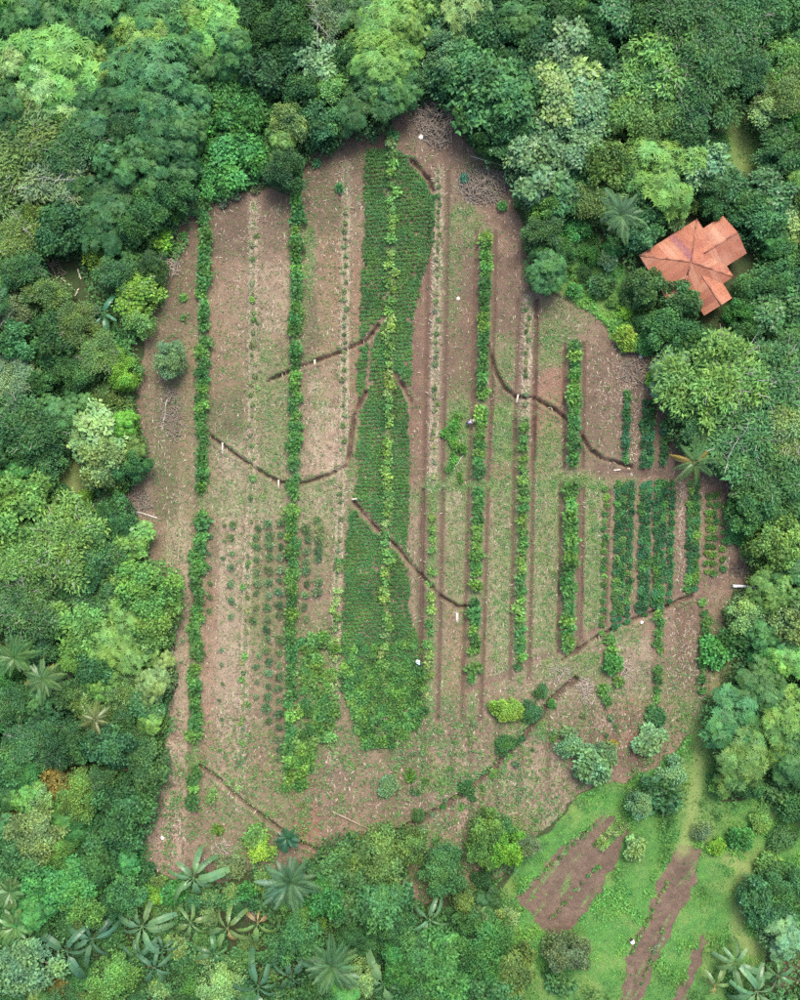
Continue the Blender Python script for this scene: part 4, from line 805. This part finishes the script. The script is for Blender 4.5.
def crop_block():
    rg = np.random.default_rng(77); rows = np.arange(-22, 48, .46); P = []
    for yr in rows:
        xs = np.arange(-8, 5, .21); xs = xs+rg.normal(0, .05, len(xs))
        P.append(np.stack([xs, yr+xs*.02+.10*np.sin(xs*.9+yr)+rg.normal(0, .035, len(xs))], 1))
    P = np.concatenate(P); x, y = P.T
    jx = x+.5*(fnoise(x, y, 1.2, 61)-.5)*2
    ok = in_poly(jx, y, BLOCK_L) | in_poly(jx, y, BLOCK_R)
    for d in DITCH: ok &= dist_line(x, y, d) > .5
    ok &= (fnoise(x, y, 2.2, 63) > .2) & (rg.random(len(x)) > .06) & (dist_line(x, y, W2([(366,392),(372,340),(385,318),(398,270)])) > .22)
    P = P[ok]; k = 17; x = np.repeat(P[:, 0], k)+rg.normal(0, .05, len(P)*k); y = np.repeat(P[:, 1], k)+rg.normal(0, .035, len(P)*k)
    n = len(x); L = rg.uniform(.17, .31, n); h = rg.uniform(.08, .42, n)
    t = np.repeat(np.clip(.7*(fnoise(P[:, 0], P[:, 1], 3.0, 65)*1.8-.4)+.45*rg.random(len(P)), 0, 1), k); h = h*np.repeat(.5+fnoise(P[:, 0], P[:, 1], 1.8, 69), k)
    me = scatter_mesh('dark_crop', x, y, h, L, .36, np.clip(.5*t+.5*rg.random(n), 0, 1), M_CROP, .5, .9, 78, .35)
    tag(link('dark_crop_foliage', me, color=(.060, .198, .056)), 'dense dark green crop planted in fine cross rows, block left of centre', 'crop', kind='stuff')
crop_block()
def region_points(n, seed, x0=-56, x1=56, y0=-68, y1=68):
    rg = np.random.default_rng(seed); return rg.uniform(x0, x1, n), rg.uniform(y0, y1, n), rg
def undergrowth():
    x, y, rg = region_points(380000, 81)
    jx = x+2.6*(fnoise(x, y, 2.2, 33)-.5)*2; jy = y+2.6*(fnoise(x, y, 2.2, 43)-.5)*2
    ok = ~in_poly(jx, jy, FIELD) & ~in_poly(jx, jy, CLEAR) & ~in_poly(jx, jy, CLEAR2) & ~in_poly(jx, jy, NOLANE)
    for f, w in PATHS: ok &= dist_line(x, y, f) > w*.9
    hc, hy = wp(693, 268, 2); ok &= ~in_poly(x, y, NOFILL[0])
    nz = fnoise(x, y, 2.6, 83); dry = np.zeros(len(x), bool)
    for q in (NOFILL[2], NOFILL[3], NOFILL[4]): dry |= in_poly(jx, jy, q)
    ok &= ~(dry & (nz < .6)) & ((nz > .3) | (rg.random(len(x)) < .5))
    x, y, nz = x[ok], y[ok], nz[ok]; n = len(x); L = rg.uniform(.22, .45, n); h = np.clip((nz-.26)*5.0, 0, 2.6)*rg.uniform(.5, 1, n)
    me = scatter_mesh('undergrowth', x, y, h, L, .55, np.clip(.5*fnoise(x, y, 1.2, 85)+.5*rg.random(n), 0, 1), M_LEAF, .9, .5, 86)
    tag(link('undergrowth', me, color=(.072, .200, .064)), 'low green undergrowth covering the forest floor', 'undergrowth', kind='stuff')
undergrowth()
def meadow():
    x, y, rg = region_points(400000, 91, 10, 56, -68, 55); kp = (y < -15) | (y > 15); x, y = x[kp], y[kp]
    jx = x+1.2*(fnoise(x, y, 3, 31)-.5)*2; jy = y+1.2*(fnoise(x, y, 3, 41)-.5)*2
    ok = in_poly(jx, jy, CLEAR) | in_poly(jx, jy, CLEAR2) | in_poly(jx, jy, NOLANE)
    for p in PLOTS: ok &= ~in_poly(x+1.5*(fnoise(x, y, 1.3, 8)-.5), y+1.5*(fnoise(x, y, 1.3, 9)-.5), p) | (rg.random(len(x)) < .10*smooth(.5, .7, fnoise((x*.846-y*.534)*2.2, (x*.534+y*.846)*.35, 1.2, 57)))
    for f, w in PATHS: ok &= (dist_line(x, y, f) > w*.75) | (rg.random(len(x)) < .15)
    nz = fnoise(x, y, 2.0, 93); ok &= rg.random(len(x)) < .25+1.1*nz
    x, y, nz = x[ok], y[ok], nz[ok]; n = len(x); L = rg.uniform(.14, .36, n)*(.7+.6*smooth(.45, .7, nz))
    me = scatter_mesh('meadow_grass', x, y, np.clip(nz-.42, 0, 1)*1.9*rg.random(n), L, rg.choice([.2, .55], n), np.clip(1.7*fnoise(x, y, 4.5, 95)-.55+.55*rg.random(n), 0, 1), M_CROP, .6, .9, 94)
    tag(link('meadow_grass', me, color=(.082, .250, .058)), 'bright green grass and weeds of the lower right clearing', 'grass', kind='stuff')
meadow()
def field_weeds():
    x, y, rg = region_points(420000, 101, -34, 48, -50, 50); okf = in_poly(x, y, FIELD)
    x, y = x[okf], y[okf]; n1 = fnoise(x, y, 1.1, 103, 3)
    den = .022+.42*np.maximum(blob(x, y, GREEN_PATCH), 1.1*rects(x, y, 'green', n1))+.07*smooth(.55, .75, n1)*smooth(25, -10, y)*smooth(-8, 6, x)
    for k, pts in BEDS:
        d = dist_line(x, y, W2(pts)); den = np.maximum(den, {'weedy': .5, 'lush': .25, 'dry': .16, 'straw': .14, 'pale': .4}[k]*np.exp(-(d/.6)**2))
    low = smooth(-24, -31, y); den = np.maximum(den, low*(.03+.26*smooth(.5, .68, fnoise(x, y*.5, 1.5, 107))))
    for f in DITCH: d = dist_line(x, y, f); den = np.where(d < .3, 0, np.maximum(den, .2*np.exp(-((d-.5)/.3)**2)))
    for f in FURROW: den = den*(1-.9*np.exp(-(dist_line(x, y, f)/.3)**2))
    for f, w in TRACKS: den = den*(1-.9*np.exp(-(dist_line(x, y, f)/w)**2))
    ok = rg.random(len(x)) < den*(.3+1.5*n1); x, y = x[ok], y[ok]
    k = 3; n = len(x)*k; x = np.repeat(x, k)+rg.normal(0, .1, n); y = np.repeat(y, k)+rg.normal(0, .1, n)
    tall = smooth(-24, -31, y)
    me = scatter_mesh('field_weeds', x, y, rg.uniform(.02, .14, n)*(1+2*tall), rg.uniform(.1, .26, n)*(1+.35*tall), .45, np.clip(np.repeat(rg.random(n//k), k)*.6+.4*rg.random(n), 0, 1), M_CROP, .8, .7, 104)
    tag(link('field_weeds', me, color=(.105, .235, .075)), 'small green weeds scattered over the bare field soil', 'weeds', kind='stuff')
field_weeds()
def straw():
    x, y, rg = region_points(360000, 111, -36, 48, -50, 52); ok = in_poly(x, y, FIELD); x, y = x[ok], y[ok]
    den = .05+.26*np.maximum(blob(x, y, PALE_PATCH), rects(x, y, 'tan', fnoise(x, y, 2.5, 51)))+.12*smooth(.5, .7, fnoise(x, y, 2, 113))
    for k, pts in BEDS:
        if k in ('dry', 'straw'):
            d = dist_line(x, y, W2(pts)); den = np.maximum(den, (.9 if k == 'straw' else .7)*np.exp(-((d-.4)/.24)**2)); 
    for p in ((682, 485, 590), (728, 490, 570), (635, 400, 465)): den = np.maximum(den, .8*np.exp(-(dist_line(x, y, W2([(p[0], p[1]), (p[0]-2, p[2])]))/.45)**2))
    for px, py, rx, ry in ((430,120,22,25),(480,188,28,18),(170,265,10,8),(125,505,28,14),(165,420,8,40),(620,390,35,40),(545,690,35,14),(590,690,16,20),(435,740,60,30),(470,800,90,40),(590,720,60,40),(690,660,25,50),(170,830,20,40),(330,790,30,30)):
        cx, cy = wp(px, py); den = np.maximum(den, .5*np.exp(-(((x-cx)/(rx*MPP))**2+((y-cy)/(ry*MPP))**2)))
    for f in DITCH+FURROW: den = den*(1-.95*np.exp(-(dist_line(x, y, f)/.35)**2))
    ok = rg.random(len(x)) < den; x, y = x[ok], y[ok]; n = len(x)
    L = rg.uniform(.2, .75, n); th = np.where(rg.random(n) < .45, rg.normal(1.57, .25, n), rg.uniform(0, 3.14, n)); mb = MB()
    z = height(x, y)+rg.uniform(.02, .07, n)
    mb.leaves(np.stack([x, y, z], 1), np.stack([np.cos(th), np.sin(th), rg.normal(0, .08, n)], 1), np.tile([0., 0, 1], (n, 1)), L, rg.uniform(.04, .11, n)*(1+.5*(y < -26)), rg.random(n)**1.3*np.where((y < -26) & (rg.random(n) < .6), .3, 1), droop=.03, fold=.3)
    tag(link('straw_mulch', mb.mesh('straw_mulch', M_STRAW)), 'dry straw and dead stalks littering the beds and field edges', 'straw', kind='stuff')
straw()

# ------------------------------------------------------------------ dead wood, planks, stones
def sticks(name, px, py, rx, ry, n, hmax, seed, label, pale=.5, cat='brush pile'):
    rg = np.random.default_rng(seed); x0, y0 = wp(px, py); g = gz(x0, y0); mb = MB()
    for k in range(n):
        a = rg.uniform(0, 6.28); q = math.sqrt(rg.random()); c = np.array([q*rx*MPP*math.cos(a), q*ry*MPP*math.sin(a), hmax*(1-q*q)*rg.random()+.05]); th = rg.uniform(0, 6.28); L = rg.uniform(.6, 2.0)
        d = np.array([math.cos(th), math.sin(th), rg.normal(0, .25)])*L/2; w = rg.uniform(.022, .06)
        mb.tube([c-d, c+rg.normal(0, .1, 3), c+d*.9+rg.normal(0, .08, 3)], [w, w*.8, w*.4], 4, 0)
    o = link(name, mb.mesh(name, M_BARK), loc=(x0, y0, g), color=(.42*pale+.05, .36*pale+.04, .29*pale+.035)); tag(o, label, cat, 'piles of cut branches')
sticks('brush_pile', 438, 122, 22, 26, 420, 1.3, 1, 'dark pile of cut branches at the very top of the field', .6)
sticks('brush_pile', 482, 186, 26, 18, 360, 1.0, 2, 'pale tangle of dead branches at the field top right', .62)
sticks('brush_pile', 171, 268, 9, 8, 46, .4, 3, 'small heap of whitish sticks at the field left edge', 1.0)
sticks('brush_pile', 128, 503, 26, 13, 150, .7, 4, 'grey dead twigs around the fallen tree at left', .55)
sticks('brush_pile', 173, 415, 12, 26, 120, .3, 5, 'greyish brush strewn on bare soil left of the first row', .5)
sticks('brush_pile', 640, 372, 22, 20, 140, .4, 6, 'purplish grey dead brush below the house', .5)
sticks('brush_pile', 745, 570, 15, 10, 90, .4, 7, 'dark dead brush behind the white log', .3)
sticks('brush_pile', 560, 672, 12, 8, 60, .3, 8, 'pale dead stalks at the lower end of the right hedge row', .8)
sticks('brush_pile', 585, 688, 6, 12, 50, .3, 9, 'pale dead stalks beside the ditch in the lower right field', .85)
sticks('brush_pile', 625, 668, 6, 10, 46, .3, 10, 'whitish stalk heap in the lower right of the field', .9)
sticks('brush_pile', 225, 848, 14, 8, 60, .3, 12, 'pale cuttings at the field lower left edge', .8)
sticks('brush_pile', 253, 908, 10, 10, 60, .4, 13, 'brown dry leaves heap beside the dying banana', .6)
sticks('brush_pile', 45, 275, 22, 16, 110, .4, 14, 'grey dead branches on the bare patch at left', .7)
def log(name, p0, p1, r0, r1, col, label, h0=.1, h1=.1, twigs=0, seed=1):
    rg = np.random.default_rng(seed); a = wp(*p0); b = wp(*p1); g = gz(*a); g1 = gz(*b)-g; mb = MB(); t = np.linspace(0, 1, 7)
    pts = np.stack([(b[0]-a[0])*t, (b[1]-a[1])*t, h0+(h1+g1-h0)*t], 1)+rg.normal(0, .06, (7, 3))*[1, 1, .3]
    mb.tube(pts, np.linspace(r0, r1, 7), 7, 0); root = link(name, mb.mesh(name, M_BARK), loc=(*a, g), color=col); tag(root, label, 'log' if not twigs else 'dead tree', 'fallen dead wood')
    d = unit(pts[-1]-pts[0]); nrm = np.array([-d[1], d[0], 0])
    for k in range(twigs):
        q = pts[0]+(pts[-1]-pts[0])*rg.uniform(.3, 1); s_ = rg.choice([-1, 1]); e = q+(d*rg.uniform(.2, .8)+nrm*s_*rg.uniform(.5, 1.2)+[0, 0, rg.uniform(0, .4)])*rg.uniform(.6, 1.7); m = MB()
        m.tube([q, (q+e)/2+rg.normal(0, .08, 3), e], [.04, .03, .01], 4, 0); link('branch', m.mesh('branch', M_BARK), root, color=col)
log('fallen_tree', (157, 517), (98, 500), .11, .05, (.5, .47, .42), 'pale bare fallen tree lying across the field left edge', .1, .3, 26, 3)
log('fallen_log', (731, 586), (768, 587), .2, .13, (.75, .76, .78), 'white bleached log at the field right corner', .25, .4)
log('fallen_log', (331, 810), (374, 830), .12, .08, (.34, .28, .2), 'thin brown log in the lower field beside a small palm', .12, .12)
log('fallen_log', (31, 812), (40, 800), .14, .12, (.75, .73, .68), 'short whitish log among bushes at the left edge', .8, 1.1)
log('fallen_log', (505, 170), (470, 158), .06, .03, (.6, .55, .46), 'thin pale pole lying on the brush pile at right', .9, .5)
log('fallen_log', (79, 270), (82, 280), .1, .09, (.65, .58, .48), 'short pale log on the bare patch, upper one')
log('fallen_log', (62, 279), (71, 286), .1, .09, (.65, .6, .5), 'short pale log on the bare patch, left one')
log('fallen_log', (80, 290), (76, 297), .1, .09, (.65, .58, .48), 'short pale log on the bare patch, lower one')
log('fallen_log', (168, 400), (163, 430), .06, .04, (.55, .52, .48), 'thin grey pole on bare soil left of the first row')
log('fallen_log', (463, 456), (453, 470), .05, .04, (.6, .56, .48), 'thin pale stick beside the weedy row near the headland')
log('fallen_log', (92, 780), (90, 752), .06, .04, (.7, .68, .62), 'slender whitish dead trunk near the orange bush', 1.2, 2.2)
def plank_bridge(px, py, ang, L, w, label, n=2):
    x, y = wp(px, py); hs = [gz(x+math.cos(ang)*L*.5*s, y+math.sin(ang)*L*.5*s) for s in (-1, 1)]
    root = link('plank_bridge', None, loc=(x, y, max(hs))); w *= .75; root.rotation_euler = (0, 0, ang); tag(root, label, 'footbridge', 'plank bridges over the ditches')
    for k in range(n):
        m = MB(); m.box(rnd.uniform(-.05, .05), (k-(n-1)/2)*(w/n), .03, L*rnd.uniform(.92, 1), w/n*.93, .05); link('plank', m.mesh('plank', M_WOOD), root, color=np.array((.60, .54, .45))*rnd.uniform(.85, 1.05))
V = math.pi/2
for a in ((315, 365, V, 1.35, .3, 'pale plank bridge over the ditch right of second hedge row'), (223, 448, V, 1.5, .26, 'pale plank bridge over the ditch near the leftmost row'), (279, 484, V, 1.1, .26, 'pale plank bridge over the ditch left of second hedge row'), (517, 399, V-.2, 1.1, .28, 'pale plank bridge over the ditch at the weedy row'),
 (457, 617, V, 1.25, .42, 'wide white plank beside the ditch below the centre'), (355, 499, .1, .8, .28, 'short plank at the head of the diagonal ditch'), (630, 472, 2.0, 1.2, .32, 'pale plank across the brown track by the strips'), (617, 470, .1, .95, .22, 'short board lying on the brown track'), (641, 461, V, .6, .2, 'tiny pale board above the brown track'), (614, 492, V, .9, .22, 'pale board at the top of the light strip'), (347, 193, V, 1.2, .1, 'thin white stake lying in bare soil near the top')):
    plank_bridge(*a, n=1 if a[4] < .27 else 2)
def stone(px, py, r, col, label):
    rg = np.random.default_rng(int(px)); x, y = wp(px, py); d = []
    import bmesh
    bm = bmesh.new(); bmesh.ops.create_icosphere(bm, subdivisions=2, radius=r)
    for v in bm.verts: v.co *= 1+rg.uniform(-.18, .18); v.co.z *= .6
    me = bpy.data.meshes.new('stone'); bm.to_mesh(me); bm.free(); me.materials.append(M_PLAIN)
    tag(link('stone', me, loc=(x, y, gz(x, y)+r*.25), color=col), label, 'stone', 'pale stones in the field')
for a in ((421, 138, .32, (.7, .66, .6), 'white stone on the bare ground at the field top'), (458, 299, .22, (.6, .53, .48), 'pale stone in bare soil right of the straw row'), (641, 622, .2, (.7, .66, .58), 'white stone in the lower right of the field'), (163, 837, .24, (.7, .62, .56), 'pale stone in the lower left bare corner'), (153, 803, .2, (.6, .5, .44), 'small stone at the field lower left edge'), (640, 357, .28, (.5, .47, .45), 'grey stone below the house')): stone(*a)

# ------------------------------------------------------------------ three farm workers
def skin_obj(name, pts, edges, rad, mat, parent, col, root_i=0):
    me = bpy.data.meshes.new(name); me.from_pydata(pts, edges, []); me.materials.append(mat)
    o = link(name, me, parent, color=col); o.modifiers.new('skin', 'SKIN'); me.skin_vertices or None
    if not me.skin_vertices: return o
    for i, v in enumerate(me.skin_vertices[0].data): v.radius = (rad[i], rad[i]) if not isinstance(rad[i], tuple) else rad[i]; v.use_root = (i == root_i)
    sb = o.modifiers.new('sub', 'SUBSURF'); sb.levels = 1; sb.render_levels = 2
    return o
def person(px, py, rz, bend, shirt, trouser, hat, label):
    x, y = wp(px, py, 1.0); root = link('person', None, loc=(x, y, gz(x, y)+.02), rz=rz); tag(root, label, 'person')
    b = bend; hip = np.array([0, 0, .92]); up = np.array([0, math.sin(b), math.cos(b)]); fw = np.array([0, math.cos(b), -math.sin(b)])
    ch = hip+up*.30; nk = hip+up*.52; hd = nk+up*.13; ht = nk+up*.25
    P = [hip, hip+up*.15, ch, nk-up*.03, nk+up*.04, hd, ht]; E = [(i, i+1) for i in range(6)]; Rr = [.135, .125, .15, .07, .055, .095, .07]
    for s in (-1, 1):
        sh = nk-up*.06+np.array([s*.19, 0, 0]); el = sh+np.array([s*.06, .10, -.24]); wr = el+np.array([-s*.03, .2, -.1]); i = len(P)
        P += [sh, el, wr, wr+np.array([0, .07, -.03])]; E += [(3, i), (i, i+1), (i+1, i+2), (i+2, i+3)]; Rr += [.06, .045, .035, .04]
        for f in range(5):
            o = np.array([s*(-.035+.0175*f), .15-.01*abs(f-2), -.06]) if f < 4 else np.array([-s*.06, .06, -.02]); P.append(wr+o); E.append((i+3, len(P)-1)); Rr.append(.011)
        kn = np.array([s*.11, .06+.02*s, .50]); an = np.array([s*.12, -.04+.1*s, .08]); i = len(P)
        P += [hip+np.array([s*.09, 0, -.06]), kn, an, an+np.array([0, .14, -.04])]; E += [(0, i), (i, i+1), (i+1, i+2), (i+2, i+3)]; Rr += [.09, .06, .045, .04]
    skin_obj('body', [tuple(map(float, p)) for p in P], E, Rr, M_SKIN, root, (.16, .09, .06))
    Q = [hip+up*.02, hip+up*.18, ch, nk-up*.05]; E2 = [(0, 1), (1, 2), (2, 3)]; R2 = [.16, .155, .18, .10]
    for s in (-1, 1):
        sh = nk-up*.06+np.array([s*.19, 0, 0]); el = sh+np.array([s*.06, .10, -.24]); i = len(Q); Q += [sh, el]; E2 += [(3, i), (i, i+1)]; R2 += [.085, .07]
    skin_obj('shirt', [tuple(map(float, p)) for p in Q], E2, R2, M_CLOTH, root, shirt)
    T = [hip+up*.04]; E3 = []; R3 = [.17]
    for s in (-1, 1):
        i = len(T); T += [hip+np.array([s*.09, 0, -.08]), np.array([s*.11, .06+.02*s, .50]), np.array([s*.12, -.04+.1*s, .12])]; E3 += [(0, i), (i, i+1), (i+1, i+2)]; R3 += [.115, .085, .075]
    skin_obj('trousers', [tuple(map(float, p)) for p in T], E3, R3, M_CLOTH, root, trouser)
    m = MB(); th = np.arange(14)*2*math.pi/14; c = ht+up*.0; a1 = np.array([1., 0, 0]); rings = []
    for rr, hh in ((.20, -.02), (.115, .0), (.10, .09), (.03, .11)): rings.append(c+rr*(np.cos(th)[:, None]*a1+np.sin(th)[:, None]*fw)+up*hh)
    f = [(i*14+j, i*14+(j+1) % 14, (i+1)*14+(j+1) % 14, (i+1)*14+j) for i in range(3) for j in range(14)]; m.add(np.concatenate(rings), f); m.add(rings[3], [(0, j, j+1) for j in range(1, 13)])
    link('hat', m.mesh('hat', M_CLOTH, True), root, color=hat)
    m = MB()
    for s in (-1, 1): m.box(*(hd+fw*.09+np.array([s*.035, 0, 0])+up*.01), .022, .015, .012)
    link('eye', m.mesh('eye', M_PLAIN), root, color=(.02, .02, .02)); m = MB(); m.tube([hd+fw*.085+up*.02, hd+fw*.115-up*.02], [.008, .016], 5); link('nose', m.mesh('nose', M_SKIN), root, color=(.16, .09, .06))
person(419.5, 665, .5, .95, (.55, .75, .74), (.05, .06, .12), (.62, .70, .66), 'person in pale turquoise shirt stooping beside the dark crop block')
person(468, 423, -1.2, 1.0, (.42, .38, .46), (.06, .07, .14), (.35, .3, .3), 'person in greyish mauve shirt bending over the middle hedge row')
person(632, 941, .6, .35, (.88, .88, .92), (.06, .06, .07), (.88, .88, .9), 'person in white shirt standing at the long soil plot')
